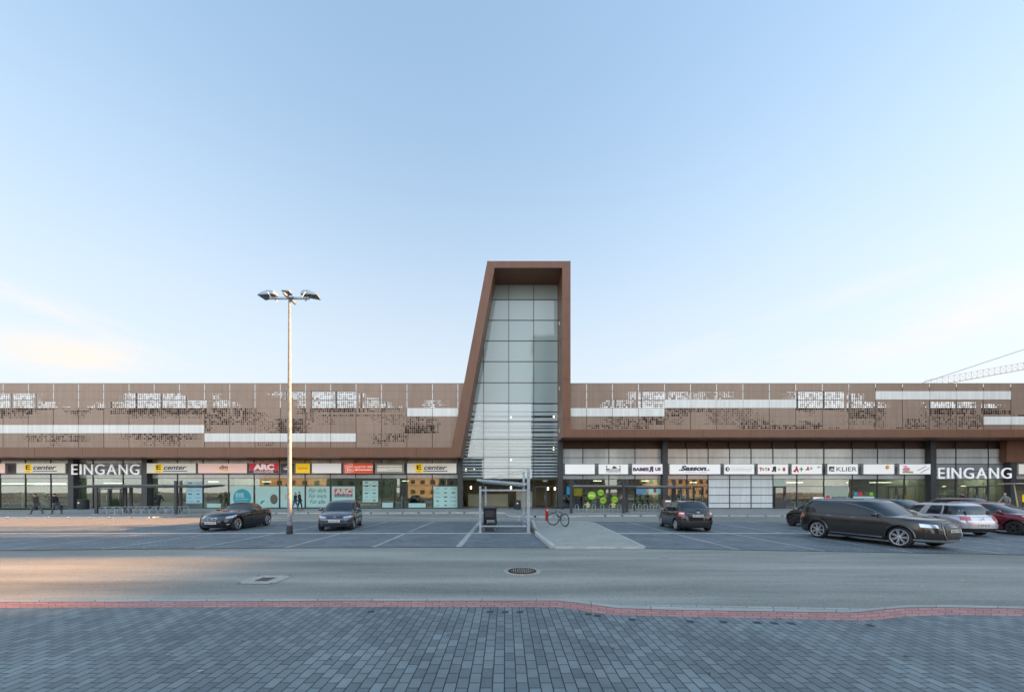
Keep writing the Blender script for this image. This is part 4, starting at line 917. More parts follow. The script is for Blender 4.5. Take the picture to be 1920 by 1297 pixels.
def shelf(px, d, wd, ht, label):
    o = empty('shop_shelf', (X(px, d), d, SW+.02), 0, label, 'shelf', 'shelves inside the shops')
    b = MB(); n = 4
    for i in range(n+1): b.box(-wd/2, wd/2, -.25, .25, .05+i*(ht-.1)/n-.03, .05+i*(ht-.1)/n)
    for s in (-1, 1): b.box(s*wd/2-.02, s*wd/2+.02, -.252, .252, 0, ht)
    b.build('rack', mat('shelf_white', (.45, .44, .40, 1), .5), o)
    b = MB(); rnd = random.Random(int(px))
    for i in range(n):
        x = -wd/2+.05
        while x < wd/2-.2:
            ww = rnd.uniform(.12, .32); hh = rnd.uniform(.12, (ht-.1)/n-.06)
            if rnd.random() < .85: b.box(x, min(x+ww, wd/2-.03), -.2, .2, .052+i*(ht-.1)/n, .052+i*(ht-.1)/n+hh)
            x += ww+.02
    b.build('goods', GOODS, o)
where = ['at the far left window', 'behind the two walkers on the left', 'left of the left entrance column', 'inside the left entrance', 'behind the left bicycle racks', 'behind the aqua poster', 'right of the teal disc film', 'behind the grey hatchback', 'behind the shop door left of the tower', 'under the lime stickers', 'behind the right bicycle racks', 'beside the ticket machine', 'left of the Apotheke film', 'behind the coloured stickers', 'right of the double doors', 'inside the right entrance', 'right side of the right entrance', 'at the far right window']
for i, (px, d, wd, ht) in enumerate([(10, 45, 4.5, 1.7), (70, 46, 5, 2.0), (112, 44.5, 2.2, 1.4), (205, 48, 4.5, 2.1), (310, 46, 3.5, 1.9), (362, 46, 3, 2.1), (500, 47, 3, 2), (690, 47, 2.6, 2.1), (748, 46, 3.2, 1.8), (1120, 46.5, 4.5, 1.6), (1215, 46, 3.5, 1.9), (1290, 47, 3.0, 2), (1500, 46, 2.6, 2), (1620, 46, 2.8, 2), (1715, 46.5, 3.2, 1.9), (1775, 46, 2.8, 2), (1870, 46, 2.8, 2.1), (1935, 46, 3, 2)]):
    shelf(px, d, wd, ht, 'goods shelf seen through the glass, '+where[i])
def ceil_tube(px, d, z, ln, label):
    o = empty('ceiling_light', (X(px, d), d, z), 0, label, 'ceiling light', 'ceiling lights inside the shops')
    b = MB(); b.box(-ln/2, ln/2, -.06, .06, -.03, .03); b.build('tube', M_TUBE, o)
    b = MB(); b.box(-ln/2-.03, ln/2+.03, -.09, .09, .031, .07); b.build('housing', M_WHITE, o)
    b = MB(); b.tube([(-ln/3, 0, .07), (-ln/3, 0, .6)], .008, 5); b.tube([(ln/3, 0, .07), (ln/3, 0, .6)], .008, 5); b.build('cable', M_BLACK, o)
for i, (px, d, z, ln) in enumerate([(25, 43.5, 2.9, 5), (75, 44.5, 2.95, 6), (95, 47.5, 2.9, 4), (205, 45, 3.0, 3), (310, 45.5, 3.0, 2.5), (400, 46, 3.2, 1.2), (500, 46, 3.2, 1), (600, 46, 3.3, 1), (690, 46, 3.2, .8), (760, 46, 3.3, .8), (1120, 46, 3.3, 1), (1210, 46, 3.3, .8), (1300, 46, 3.1, .8), (1490, 46, 3.1, 2), (1570, 46, 3.1, 2.5), (1650, 46, 3.1, 2.5), (1715, 46, 3.1, 2.5)]):
    ceil_tube(px, d, z, ln, 'hanging tube light inside the shop '+['at the far left', 'above the first walker', 'above the second walker', 'in the left entrance', 'behind the left shelter', 'left of the teal disc film', 'behind the blue tick film', 'behind the Für dich film', 'behind the tall logo poster', 'right of the single shop door', 'above the lime stickers', 'behind the right racks', 'above the ticket machine', 'right of the grey service door', 'behind the Apotheke film', 'above the coloured stickers', 'left of the right entrance column'][i])
for i, (px, py, d) in enumerate([(1770, 911.5, 44), (1806, 911, 44), (1842, 912.3, 43.5), (1882, 912, 44), (1829, 915.5, 46), (1874, 915, 46)]):
    o = empty('pendant_lamp', (X(px, d), d, Z(py, d)), 0, 'glowing pendant lamp in the right entrance, '+['first from the left', 'under the second letter', 'brightest, in the middle', 'rightmost of the front row', 'small one further back in the middle', 'small one further back at the right'][i], 'lamp', 'pendant lamps inside the right entrance')
    b = MB(); b.lathe([(0, .07), (.14, .05), (.20, 0), (.14, -.05), (0, -.07)], 14); b.build('bulb', M_LAMP, o, True); b = MB(); b.tube([(0, 0, .07), (0, 0, .5)], .01, 5); b.build('cable', M_BLACK, o)
for i, (px, py, d, s) in enumerate([(958, 783, 44, .13), (1038.5, 781, 43, .17), (1038, 841, 43, .15), (958, 863, 43.5, .16), (873.5, 881, 43, .15), (883, 914, 43.5, .14), (958, 914.5, 43.5, .14), (1027.5, 916, 44, .15), (1040.5, 916, 44, .15), (889, 880, 45, .1)]):
    o = empty('hall_lamp', (X(px, d), d, Z(py, d)), 0, 'small warm lamp glowing inside the entrance tower, '+['upper, left of centre', 'uppermost right', 'middle right', 'mid height, left of centre', 'low at the left jamb', 'near the floor at the left', 'near the floor in the middle', 'left one above the doors', 'right one above the doors', 'faint one at the left jamb'][i], 'lamp', 'lamps inside the entrance tower')
    b = MB(); b.lathe([(0, s*1.5), (s*.5, s*1.1), (s*.62, 0), (s*.5, -s*.9), (0, -s*1.1)], 14); b.build('bulb', M_LAMP, o, True); b = MB(); b.tube([(0, 0, s*1.4), (0, 0, s*1.4+.5)], .012, 5); b.build('cable', M_BLACK, o)
o = empty('exit_sign', (X(1022, 43.5), 43.5, Z(901, 43.5)), 0, 'small green and white exit sign above the hall doors', 'sign'); b = MB(); b.box(-.32, .32, 0, .05, -.12, .12); b.build('panel', hexm('exit_green', 150, 190, 140), o)
b = MB(); b.prism([(-.2, -.02), (-.05, .06), (-.05, .02), (.2, .02), (.2, -.05), (-.05, -.05), (-.05, -.09)], -.01, -.001); b.build('arrow', C_WHT, o)
for i, px in enumerate([1100, 1148]):   # small glowing and green star shapes under the stickers
    o = empty('star_lamp', (X(px+2, 42.4), 42.4, Z(946.5, 42.4)), 0, ['left', 'right'][i]+' glowing cream star lamp low behind the bicycle racks', 'star lamp', 'star lamps in the window')
    b = MB(); pts = []
    for k in range(10): a = R(90+36*k); r_ = (.36 if k % 2 == 0 else .18); pts.append((r_*math.cos(a), r_*math.sin(a)*1.25))
    b.prism(pts, -.05, .05); b.build('shade', mat('star_glow', (1, .9, .5, 1), emit=(1, .85, .42, 1), estr=.25), o); b = MB(); b.cyl(0, 0, -.55, -.3, .03, 8); b.build('stem', M_BLACK, o)
o = empty('small_tree', (X(1122, 42.4), 42.4, SW), 0, 'small green artificial fir between the two star lamps', 'fir'); b = MB(); b.lathe([(.30, .2), (.14, .55), (.24, .55), (.10, .85), (.18, .85), (0, 1.25)], 12); b.build('crown', hexm('fir_green', 10, 140, 50), o); b = MB(); b.cyl(0, 0, 0, .2, .05, 8); b.build('trunk', M_BLACK, o)
for i, px in enumerate([1067, 1084]):
    o = empty('display_stand', (X(px, 43.2), 43.2, SW+.02), 0, ['dark wooden display left of the yellow one, behind the shelter post', 'yellow lit display box behind the right shelter'][i], 'display'); b = MB()
    if i: b.box(-.5, .5, -.1, .1, 1.35, 2.35); b.build('light_box', mat('yellow_glow', (.8, .6, .05, 1), emit=(.8, .6, .05, 1), estr=.1), o); b = MB(); b.box(-.45, .45, -.09, .09, 0, 1.34); b.build('cabinet', M_BLACK, o)
    else: b.box(-.45, .45, -.3, .3, 0, 1.7); b.build('cabinet', mat('dark_wood', (.10, .045, .03, 1), .5, var=.5, vscale=6), o)
# mannequin-like dark display left of tower
o = empty('shoe_display', (X(775, 42.6), 42.6, SW+.02), 0, 'dark heap of shoes on a display table right of the shop door', 'display'); b = MB(); b.box(-1.2, 1.0, -.3, .3, .0, .75); b.build('table', mat('display_table', (.16, .15, .13, 1), .6), o); b = MB(); b.prism([(-.7, .76), (-.55, 1.5), (-.2, 1.3), (.1, 1.0), (.5, .76)], -.15, .15); b.build('heap', M_BLACK, o)

# litter bins
def bin_(px, py, d, label, wd=.36, ht=.95):
    o = empty('litter_bin', (X(px, d), d, SW), 0, label, 'litter bin', 'litter bins by the shop front')
    b = MB(); b.lathe([(wd*.92, 0), (wd, .05), (wd, ht*.8), (wd*.96, ht*.8)], 20); b.build('body', M_DARK, o, True)
    b = MB(); b.lathe([(wd*.9, ht*.8), (wd*.9, ht*.86), (wd, ht*.9), (wd, ht), (0, ht+.03)], 20); b.build('lid', mat('bin_lid', (.03, .03, .035, 1), .5), o, True)
    b = MB(); b.box(-.08, .08, -wd-.01, -wd+.03, ht*.62, ht*.72); b.build('sticker', C_WHT, o)
bin_(970, 945, 39.6, 'dark round litter bin in front of the tower glazing', .38, .98); bin_(156, 945, 39.8, 'dark round litter bin left of the left entrance door', .45, 1.05)

# ================================================================ LAMP POST
lx, ly = G(543, 999.6)
lamp = empty('parking_lot_lamp', (lx, ly, 0), 0, 'tall galvanised lamp post with three floodlights standing in the parking lot', 'lamp post')
zt = Z(560, ly)
b = MB(); b.lathe([(.105, .38), (.105, 1.4), (.098, 1.42), (.086, zt*.55), (.052, zt)], 20); b.build('pole', mat('pole_steel', (.22, .235, .25, 1), .5, .1, var=.3, vscale=7), lamp, True)
b = MB(); b.lathe([(.17, 0), (.17, .02), (.135, .02), (.13, .37), (.118, .39)], 20); b.build('base_sleeve', M_BLACK, lamp, True)
b = MB(); b.box(-.95, .95, -.045, .045, zt-.02, zt+.07); b.box(-.045, .045, -.5, .5, zt-.03, zt+.06); b.build('crossbar', M_GALV, lamp)
b = MB(); b.cyl(.02, -.13, .78, .90, .04, 8); b.build('service_box', M_GALV, lamp)
def flood(cx, cy, rot, big=1.0):
    M = Matrix.Translation((cx, cy, zt+.15)) @ Matrix.Rotation(R(rot), 4, 'Z') @ Matrix.Rotation(R(4), 4, 'Y') @ Matrix.Scale(big, 4)
    h = MB(); prof = [(-.36, .10, .05), (-.30, .17, .13), (.0, .22, .17), (.25, .25, .10), (.44, .26, .02)]
    n0 = 0
    for x, hw, zt_ in prof:
        h.v += [tuple(M @ Vector(p)) for p in ((x, -hw, -.04), (x, hw, -.04), (x, hw*.85, zt_), (x, 0, zt_+.025), (x, -hw*.85, zt_))]
    for i in range(len(prof)-1):
        for j in range(5): a = i*5+j; b2 = i*5+(j+1) % 5; h.f.append((a, b2, b2+5, a+5))
    h.f.append((4, 3, 2, 1, 0)); k = (len(prof)-1)*5; h.f.append((k, k+1, k+2, k+3, k+4))
    hd = h.build('floodlight', mat('flood_body', (.33, .38, .42, 1), .35, .5, var=.15), lamp)
    g = MB(); g.quad(*[tuple(M @ Vector(p)) for p in ((-.24, -.16, -.046), (.40, -.22, -.046), (.40, .22, -.046), (-.24, .16, -.046))]); g.build('lens', mat('flood_lens', (.12, .12, .12, 1), .1, spec=1), hd)
    y_ = MB()
    for s in (-1, 1): y_.tube([tuple(M @ Vector((-.1, s*.24, .02))), tuple(M @ Vector((-.22, s*.2, -.2)))], .018, 6)
    y_.tube([tuple(M @ Vector((-.22, -.2, -.2))), tuple(M @ Vector((-.22, .2, -.2)))], .018, 6); y_.build('bracket', M_WHITE, hd)
flood(-.95, 0, 172, 1.0); flood(.95, -.02, 8, 1.0); flood(.05, -.24, -84, .66)

# ================================================================ CART SHELTER
cy0, cy1 = 18.2, 23.6
sh = empty('cart_shelter', (0, cy0, 0), 0, 'open galvanised cart shelter with glass roof next to the pale island', 'cart shelter'); sh['world_parts'] = 1
def post(x0p, x1p, ytop, d, nm='post'):
    b = MB(); b.box(X(x0p, d), X(x1p, d), d-.05, d+.05, 0, Z(ytop, d)); 
    b.box(X(x0p, d)-.06, X(x1p, d)+.06, d-.11, d+.11, 0, .012); return b.build(nm, M_GALV, sh)
post(898.5, 902.6, 911, cy0); post(988, 993.8, 877.5, cy0); post(909, 912.3, 911.5, cy1); post(979.8, 984.2, 884, cy1); post(981, 984, 911, cy0+2.7)
b = MB()
xl, xr = X(900.5, cy0), X(990.5, cy0)
for d in (cy0, cy1):
    b.box(xl+.06 if d == cy0 else X(912.5, d), xr-.09 if d == cy0 else X(979.6, d), d-.03, d+.03, 2.02, 2.10)
b.box(xl-.03, xl+.03, cy0+.06, cy1-.06, 2.02, 2.10); b.box(xr-.03, xr+.03, cy0+.09, cy1-.06, 2.02, 2.10)
b.box(xl+.06, xr-.09, cy0-.03, cy0+.03, .28, .35); b.box(xl-.03, xl+.03, cy0+.06, cy1-.06, .28, .35); b.box(xr-.03, xr+.03, cy0+.09, cy1-.06, .28, .35); b.box(xl+.0, xr, cy1-.03, cy1+.03, .5, .57) if False else None
b.build('rail', M_GALV, sh)
# roof: slopes down towards the tall posts
b = MB()
xrl, xrr = X(896, cy0), X(988, cy0)-.01
for d in (cy0-.06, (cy0+cy1)/2, cy1+.06):
    b.poly([(xrl, d-.03, 2.52), (xrr, d-.03, 2.30), (xrr, d-.03, 2.40), (xrl, d-.03, 2.60)]); b.poly([(xrl, d+.03, 2.52), (xrr, d+.03, 2.30), (xrr, d+.03, 2.40), (xrl, d+.03, 2.60)])
    b.poly([(xrl, d-.03, 2.52), (xrr, d-.03, 2.30), (xrr, d+.03, 2.30), (xrl, d+.03, 2.52)]); b.poly([(xrl, d-.03, 2.60), (xrr, d-.03, 2.40), (xrr, d+.03, 2.40), (xrl, d+.03, 2.60)])
b.box(xrl-.05, xrl-.001, cy0-.1, cy1+.1, 2.51, 2.61); b.box(xrr-.12, xrr-.06, cy0, cy1, 2.285, 2.298)
b.build('roof_beam', M_GALV, sh)
b = MB(); b.poly([(xrl, cy0-.1, 2.625), (xrr, cy0-.1, 2.425), (xrr, cy1+.1, 2.425), (xrl, cy1+.1, 2.625)]); b.poly([(xrl, cy0-.1, 2.637), (xrr, cy0-.1, 2.437), (xrr, cy1+.1, 2.437), (xrl, cy1+.1, 2.637)]); b.build('roof_pane', glass('roof_glass', (.75, .8, .82, 1), .12, .05), sh)
b = MB(); b.tube([(xr, cy0, Z(879, cy0)), (xrl+.6, cy0, 2.62)], .012, 6); b.build('tie_rod', M_GALV, sh); b = MB(); b.tube([(X(982, cy1), cy1, Z(885, cy1)), (X(982, cy1)-2.0, cy1, 2.62)], .012, 6); b.build('tie_rod', M_GALV, sh)
b = MB(); b.tube([(xr-.05, cy0+.4, .95), (xr-.35, cy0+.5, .75), (xr-.45, cy0+.5, .55)], .03, 8); b.tube([(xr-.35, cy0+.5, .75), (xr-.1, cy0+.5, .45)], .02, 8); b.build('lock_arm', M_GALV, sh)

# trolleys nested in a row
def trolley():
    o = empty('shopping_trolley', (0, 0, 0)); b = MB()
    # basket (tapered, wider and taller at the handle end, y- side)
    def cx_(t): return (-.27+.05*t, .27-.05*t)
    zt_, zb_ = 1.0, .52
    def P3(t, s, v): x0, x1 = cx_(t); x = x0+(x1-x0)*s; return (x*(.85+.15*v), -.42+.84*t, zb_+(zt_-zb_)*v-(.06*t*v)+.06*t*(1-v))
    for i in range(9):
        v_ = i/8
        b.tube([P3(0, 0, v_), P3(0, 1, v_), P3(1, 1, v_), P3(1, 0, v_)], .006 if 0 < i < 8 else .011, 5, True)
    for i in range(11):
        s = i/10; b.tube([P3(0, s, 0), P3(0, s, 1)], .005, 4); b.tube([P3(1, s, 0), P3(1, s, 1)], .005, 4); b.tube([P3(0, s, 0), P3(1, s, 0)], .005, 4)
    for i in range(13):
        t_ = i/12
        for s in (0, 1): b.tube([P3(t_, s, 0), P3(t_, s, 1)], .005, 4)
    b.build('basket', mat('trolley_black', (.02, .02, .024, 1), .45), o)
    b = MB(); b.box(-.20, .20, -.425, -.405, .62, .90); b.build('seat_flap', mat('trolley_flap', (.03, .03, .035, 1), .5), o)
    b = MB()
    for s in (-1, 1): b.tube([(s*.24, -.44, 1.02), (s*.25, -.40, .55), (s*.27, -.38, .18), (s*.27, .42, .18)], .014, 6); b.tube([(s*.27, .30, .18), (s*.22, .1, .52)], .012, 6)
    for yy in (-.38, .0, .42): b.tube([(-.27, yy, .18), (.27, yy, .18)], .012, 6)
    b.build('chassis', mat('chassis_dark', (.05, .05, .055, 1), .4, .3), o)
    b = MB(); b.tube([(-.28, -.50, 1.04), (.28, -.50, 1.04)], .02, 8); b.tube([(-.24, -.44, 1.0), (-.26, -.50, 1.04)], .014, 6); b.tube([(.24, -.44, 1.0), (.26, -.50, 1.04)], .014, 6); b.build('handle', mat('handle_grey', (.10, .10, .11, 1), .4), o)
    for x, y in ((-.25, -.38), (.25, -.38), (-.25, .42), (.25, .42)):
        b = MB(); b.lathe([(.02, -.018), (.058, -.018), (.062, 0), (.058, .018), (.02, .018)], 14, Matrix.Translation((x, y, .064)) @ Matrix.Rotation(R(90), 4, 'Y')); b.box(x-.025, x-.02, y-.02, y+.02, .064, .18); b.box(x+.02, x+.025, y-.02, y+.02, .064, .18); b.build('wheel', mat('caster_rubber', (.20, .20, .20, 1), .5), o)
    return o
tp = trolley(); cxx = X(918, 18.9)
names = ['front', 'second', 'third', 'fourth', 'fifth', 'sixth', 'seventh', 'rearmost']
for i in range(8):
    o = tp if i == 0 else copy_tree(tp)
    o.location = (cxx+.004*i, 18.95+.24*i, .012*i*0); o.scale = (1.12, 1, 1.16)
    tag(o, names[i]+' black shopping trolley of the row nested in the galvanised shelter', 'shopping trolley', 'trolleys nested in the cart shelter')

# red post
x, y = G(1025.3, 977.5)
o = empty('red_hydrant_post', (x, y, 0), 0, 'red cylindrical hydrant post with a white cap plate on the pale island', 'hydrant post')
M_RP = hexm('post_red', 178, 22, 30, .35)
b = MB(); b.lathe([(.13, .05), (.10, .07), (.10, .66), (.115, .67), (.115, .70), (.10, .71), (.10, .80), (.085, .88), (.04, .93), (0, .94)], 20); b.build('body', M_RP, o, True)
b = MB(); b.lathe([(0, 0), (.055, 0), (.055, .03), (0, .035)], 14, Matrix.Translation((.02, -.09, .76)) @ Matrix.Rotation(R(90), 4, 'X')); b.build('cap', mat('hydrant_cap', (.75, .6, .58, 1), .4), o)
b = MB(); b.tube([(.1, 0, .62), (.15, 0, .60)], .02, 8); b.tube([(.15, -.03, .60), (.15, .03, .60)], .012, 6); b.build('chain_eye', M_RP, o)

# ticket machine
x = X(1249.5, 33.5)
o = empty('ticket_machine', (x, 33.5, SW), 0, 'brown-grey ticket machine with a white plate behind the black hatchback', 'ticket machine')
b = MB(); b.box(-.36, .36, -.25, .25, 0, 1.22); b.build('cabinet', mat('machine_taupe', (.13, .10, .095, 1), .5), o)
b = MB(); b.box(-.39, .39, -.29, .27, 1.221, 1.27); b.build('lid', M_DARK, o); b = MB(); b.box(-.2, .28, -.262, -.251, .98, 1.1); b.build('plate', C_WHT, o)
# kiosk at far right
o = empty('parasol_stand', (X(1908, 36), 36, SW), 0, 'stand with wooden prop and yellow board at the right edge', 'kiosk stand')
b = MB(); b.box(-1.0, 2.5, -.7, .7, 2.62, 2.70); b.build('roof', mat('pale_awning', (.55, .42, .38, 1), .6), o)
b = MB(); b.tube([(-.35, 0, 2.62), (.1, 0, 0.0)], .05, 8); b.build('prop', mat('pale_wood', (.55, .42, .25, 1), .6), o); b = MB(); b.box(.45, 1.6, -.1, .0, .9, 1.6); b.build('board', C_YEL, o); b = MB(); b.box(2.2, 2.3, -.05, .05, 0, 2.61); b.box(.5, .56, .01, .06, 0, 1.6); b.build('post', M_DARK, o)

# ================================================================ BICYCLE SHELTERS AND RACKS
def shelter(pxs, x0, x1, d, dpt, zr, label, tops):
    o = empty('bicycle_shelter', (X((x0+x1)/2, d), d, SW), 0, label, 'bicycle shelter', 'bicycle shelters along the shop front'); o['world_parts'] = 1
    for px, wpx, tp_, dd in pxs:
        b = MB(); b.box(X(px, d+dd), X(px+wpx, d+dd), d+dd-.06, d+dd+.06, SW+.001, Z(tp_, d+dd)); b.build('post', M_DARK, o)
    xa_, xb_ = X(x0, d), X(x1, d); b = MB()
    b.box(xa_, xb_, d-.04, d+.04, zr-.07, zr+.04); b.box(xa_, xb_, d+dpt-.04, d+dpt+.04, zr-.07+.18, zr+.04+.18)
    n = max(2, int((xb_-xa_)/1.1))
    for i in range(n+1):
        xx = xa_+.04+(xb_-xa_-.08)*i/n; b.poly([(xx, d+.04, zr-.1), (xx, d+dpt-.04, zr+.08), (xx, d+dpt-.04, zr+.2), (xx, d+.04, zr+.02)]); b.poly([(xx+.05, d+.04, zr-.1), (xx+.05, d+dpt-.04, zr+.08), (xx+.05, d+dpt-.04, zr+.2), (xx+.05, d+.04, zr+.02)])
    b.build('roof_beam', M_DARK, o)
    b = MB(); b.poly([(xa_-.02, d-.08, zr+.045), (xb_+.02, d-.08, zr+.045), (xb_+.02, d+dpt+.08, zr+.225), (xa_-.02, d+dpt+.08, zr+.225)]); b.poly([(xa_-.02, d-.08, zr+.07), (xb_+.02, d-.08, zr+.07), (xb_+.02, d+dpt+.08, zr+.25), (xa_-.02, d+dpt+.08, zr+.25)]); b.build('roof', mat('roof_sheet', (.16, .17, .18, 1), .4, .3), o)
    for (ax, ay, bx) in tops: b = MB(); b.tube([(X(ax, d), d+.1, Z(ay, d)), (X(bx, d), d+.1, zr+.08)], .014, 6); b.build('tie_rod', M_GALV, o)
    return o
dS = 31.2
shelter([(178, 5.2, 914, 0), (233.5, 4, 914, 2.2), (243.5, 4.5, 914, 2.2), (327.5, 4.6, 901, 0), (337, 4, 901, 2.2)], 130, 380, dS, 2.4, Z(912.5, dS)-.0, 'long dark bicycle shelter in front of the left entrance', [(330, 902, 290), (330, 902, 368), (181, 912, 240)])
dR = 32.6
shelter([(1068.4, 5, 899, 0), (1167, 4.4, 899, 0), (1173, 4.6, 899, 1.6)], 1074, 1194, dR, 2.4, Z(913.5, dR), 'dark bicycle shelter right of the tower with lime stickers behind it', [(1072, 900, 1084), (1168, 900, 1150)])
shelter([(1189, 3.5, 914, 2.2), (1262, 4.6, 901, 2.2), (1288, 3.5, 914, 0)], 1180, 1296, dR+2.2, 2.0, Z(914.5, dR+2.2), 'second dark bicycle shelter nearer to the ticket machine', [(1264, 902, 1246)])
def hoop_rack(slant):
    o = empty('bicycle_rack', (0, 0, 0)); b = MB(); r = .022
    if slant:   # wide low hoop with leaning legs
        b.tube([(-.42, -.1, 0), (-.36, -.08, .35), (-.24, -.05, .56), (-.1, -.04, .60), (.45, -.04, .60), (.58, -.05, .52), (.70, -.1, 0)], r, 8); b.build('hoop', M_GALV, o, True)
        b = MB(); b.tube([(.50, -.05, .58), (.30, .25, .05)], r, 8); b.tube([(.2, .25, .05), (.2, -.25, .05)], r*.8, 6); b.build('wheel_holder', M_GALV, o, True)
    else:
        b.tube([(-.14, 0, 0), (-.14, 0, .55), (-.10, 0, .70), (.0, 0, .76), (.12, 0, .74), (.2, 0, .62), (.2, 0, .2)], r, 8); b.build('hoop', M_GALV, o, True)
        b = MB(); b.tube([(.0, -.28, .0), (.0, -.28, .52), (.05, -.2, .62), (.12, -.1, .56), (.12, -.1, .15), (.04, -.2, .1)], r, 8); b.build('wheel_holder', M_GALV, o, True)
    b = MB(); b.box(-.5, .5, -.3, -.25, 0, .03); b.build('base_rail', M_GALV, o)
    return o
rl = hoop_rack(True); ords = ['first', 'second', 'third', 'fourth', 'fifth', 'sixth', 'seventh', 'eighth', 'ninth', 'tenth', 'eleventh', 'twelfth']
for i in range(11):
    o = rl if i == 0 else copy_tree(rl); d = 31.4 if i < 3 else 31.9
    o.location = (X(187+15.2*i, d), d, SW); o.rotation_euler = (0, 0, R(0 if i < 3 else 14))
    tag(o, ords[i]+' galvanised hoop rack from the left under the left bicycle shelter', 'bicycle rack', 'bicycle racks under the left shelter')
rr = hoop_rack(False)
for i in range(12):
    o = rr if i == 0 else copy_tree(rr); j = i if i < 6 else i-6
    px = (1081+15.9*j) if i < 6 else (1188+11.2*j); d = 33.0 if i < 6 else 34.2
    o.location = (X(px, d), d, SW); o.rotation_euler = (0, 0, R(18))
    tag(o, ords[j]+(' galvanised rack from the left below the lime stickers' if i < 6 else ' galvanised rack from the left in the group beside the ticket machine'), 'bicycle rack', 'bicycle racks under the right shelters')

# ================================================================ BICYCLE
def bicycle():
    bx, by = G(1047, 987)
    o = empty('bicycle', (bx, by, .055), 0, 'dark bicycle with silver fork on its kickstand on the pale island', 'bicycle')
    def wheel(c, yaw, r=.34):
        M = Matrix.Translation(c) @ Matrix.Rotation(R(yaw), 4, 'Z'); n = 30
        t = MB(); t.tube([M @ Vector((r*math.cos(2*math.pi*i/n), 0, r*math.sin(2*math.pi*i/n))) for i in range(n)], .027, 8, True)
        w_ = t.build('wheel', M_BLACK, o, True)
        s = MB(); s.tube([M @ Vector(((r-.03)*math.cos(2*math.pi*i/n), 0, (r-.03)*math.sin(2*math.pi*i/n))) for i in range(n)], .009, 5, True); s.build('rim', M_GALV, w_, True)
        s = MB()
        for i in range(16): a = 2*math.pi*i/16; s.tube([M @ Vector((.02*math.cos(a+.9), .02*(1 if i % 2 else -1), .02*math.sin(a+.9))), M @ Vector(((r-.03)*math.cos(a), 0, (r-.03)*math.sin(a)))], .0022, 3)
        s.tube([M @ Vector((0, -.05, 0)), M @ Vector((0, .05, 0))], .022, 8); s.build('spokes', M_GALV, w_)
    # heading: front wheel towards left and away, rear wheel nearer on the right
    hd = Vector((-.60, .80, 0)); rear = Vector((.30, -.42, .36)); fr = rear + hd*1.05
    front = Vector((-.24, .48, .36))
    hd = (front-rear).normalized(); up = Vector((0, 0, 1)); yaw = math.degrees(math.atan2(hd.y, hd.x))
    wheel(rear, yaw); wheel(front, 172)
    L_ = (front-rear).length
    def Q(u, z, lat=0): return rear + hd*u*L_/1.05 + up*(z-.36) + Vector((-hd.y, hd.x, 0))*lat
    f = MB(); f.tube([Q(.44, .30), Q(.28, .82)], .017, 8); f.tube([Q(.44, .30), Q(.83, .72)], .024, 8); f.tube([Q(.31, .78), Q(.81, .80)], .020, 8); f.tube([Q(.84, .70), Q(.80, .86)], .023, 8)
    for s in (-1, 1): f.tube([Q(0, .36, s*.06), Q(.44, .30, s*.03)], .011, 6); f.tube([Q(0, .36, s*.06), Q(.31, .78, s*.02)], .010, 6)
    f.build('frame', mat('bike_frame', (.12, .12, .13, 1), .35, .4), o, True)
    f = MB()
    for s in (-1, 1): f.tube([Q(.84, .72, s*.03), Q(1.05, .36, s*.06)], .016, 8)
    f.build('fork', M_GALV, o, True)
    f = MB(); f.tube([Q(.29, .80), Q(.26, .95)], .014, 8); f.build('seat_post', M_GALV, o, True)
    f = MB(); f.lathe([(0, -.02), (.07, -.02), (.085, .01), (.05, .035), (0, .04)], 14, Matrix.Translation(Q(.25, .97)) @ Matrix.Rotation(R(yaw), 4, 'Z') @ Matrix.Scale(1.7, 4, (1, 0, 0))); f.build('saddle', M_BLACK, o, True)
    f = MB(); f.tube([Q(.80, .86), Q(.80, 1.0), Q(.86, 1.03)], .014, 8); f.tube([Q(.78, 1.08, -.30), Q(.88, 1.04, -.16), Q(.88, 1.03, .16), Q(.78, 1.08, .30)], .014, 8); f.build('handlebar', M_BLACK, o, True)
    f = MB(); f.lathe([(0, -.01), (.10, -.008), (.10, .008), (0, .01)], 20, Matrix.Translation(Q(.44, .30, -.04)) @ Matrix.Rotation(R(yaw), 4, 'Z') @ Matrix.Rotation(R(90), 4, 'X')); f.tube([Q(.44, .30, -.06), Q(.50, .16, -.09)], .01, 6); f.tube([Q(.44, .30, .06), Q(.38, .44, .09)], .01, 6); f.tube([Q(.50, .16, -.15), Q(.50, .16, -.07)], .018, 6); f.tube([Q(.38, .44, .07), Q(.38, .44, .15)], .018, 6); f.build('crankset', M_GALV, o, True)
    f = MB(); f.tube([Q(.30, .32, .05), Q(.25, .02, .2)], .009, 6); f.build('kickstand', M_GALV, o)
bicycle()

# ================================================================ CRANE far behind the right wing
dC = 150
crn = empty('tower_crane', (X(2050, dC), dC, 0), 0, 'far lattice crane boom rising over the right end of the roof', 'crane'); crn['world_parts'] = 1
a0, a1 = Vector((X(1735, dC), dC, Z(726, dC))), Vector((X(2060, dC), dC, Z(667, dC)))
bo = MB(); n = 30; ax = (a1-a0)
def CP(t, k):
    p = a0+ax*t; hh = 2.8
    return p + Vector(((0, 0, hh), (-0, -1.1, 0), (0, 1.1, 0))[k])
for k in range(3): bo.tube([CP(0, k), CP(1, k)], .08, 5)
for i in range(n):
    for k, k2 in ((0, 1), (0, 2), (1, 2)):
        bo.tube([CP(i/n, k), CP((i+.5)/n, k2), CP((i+1)/n, k)], .035, 4)
bo.build('boom', mat('crane_paint', (.50, .42, .36, 1), .6), crn)
bo = MB(); bo.tube([Vector((X(1705, dC), dC, Z(726, dC))), Vector((X(2050, dC), dC, Z(612, dC)))], .10, 5); bo.build('pendant_cable', M_DARK, crn)
bo = MB(); xx = X(2050, dC)
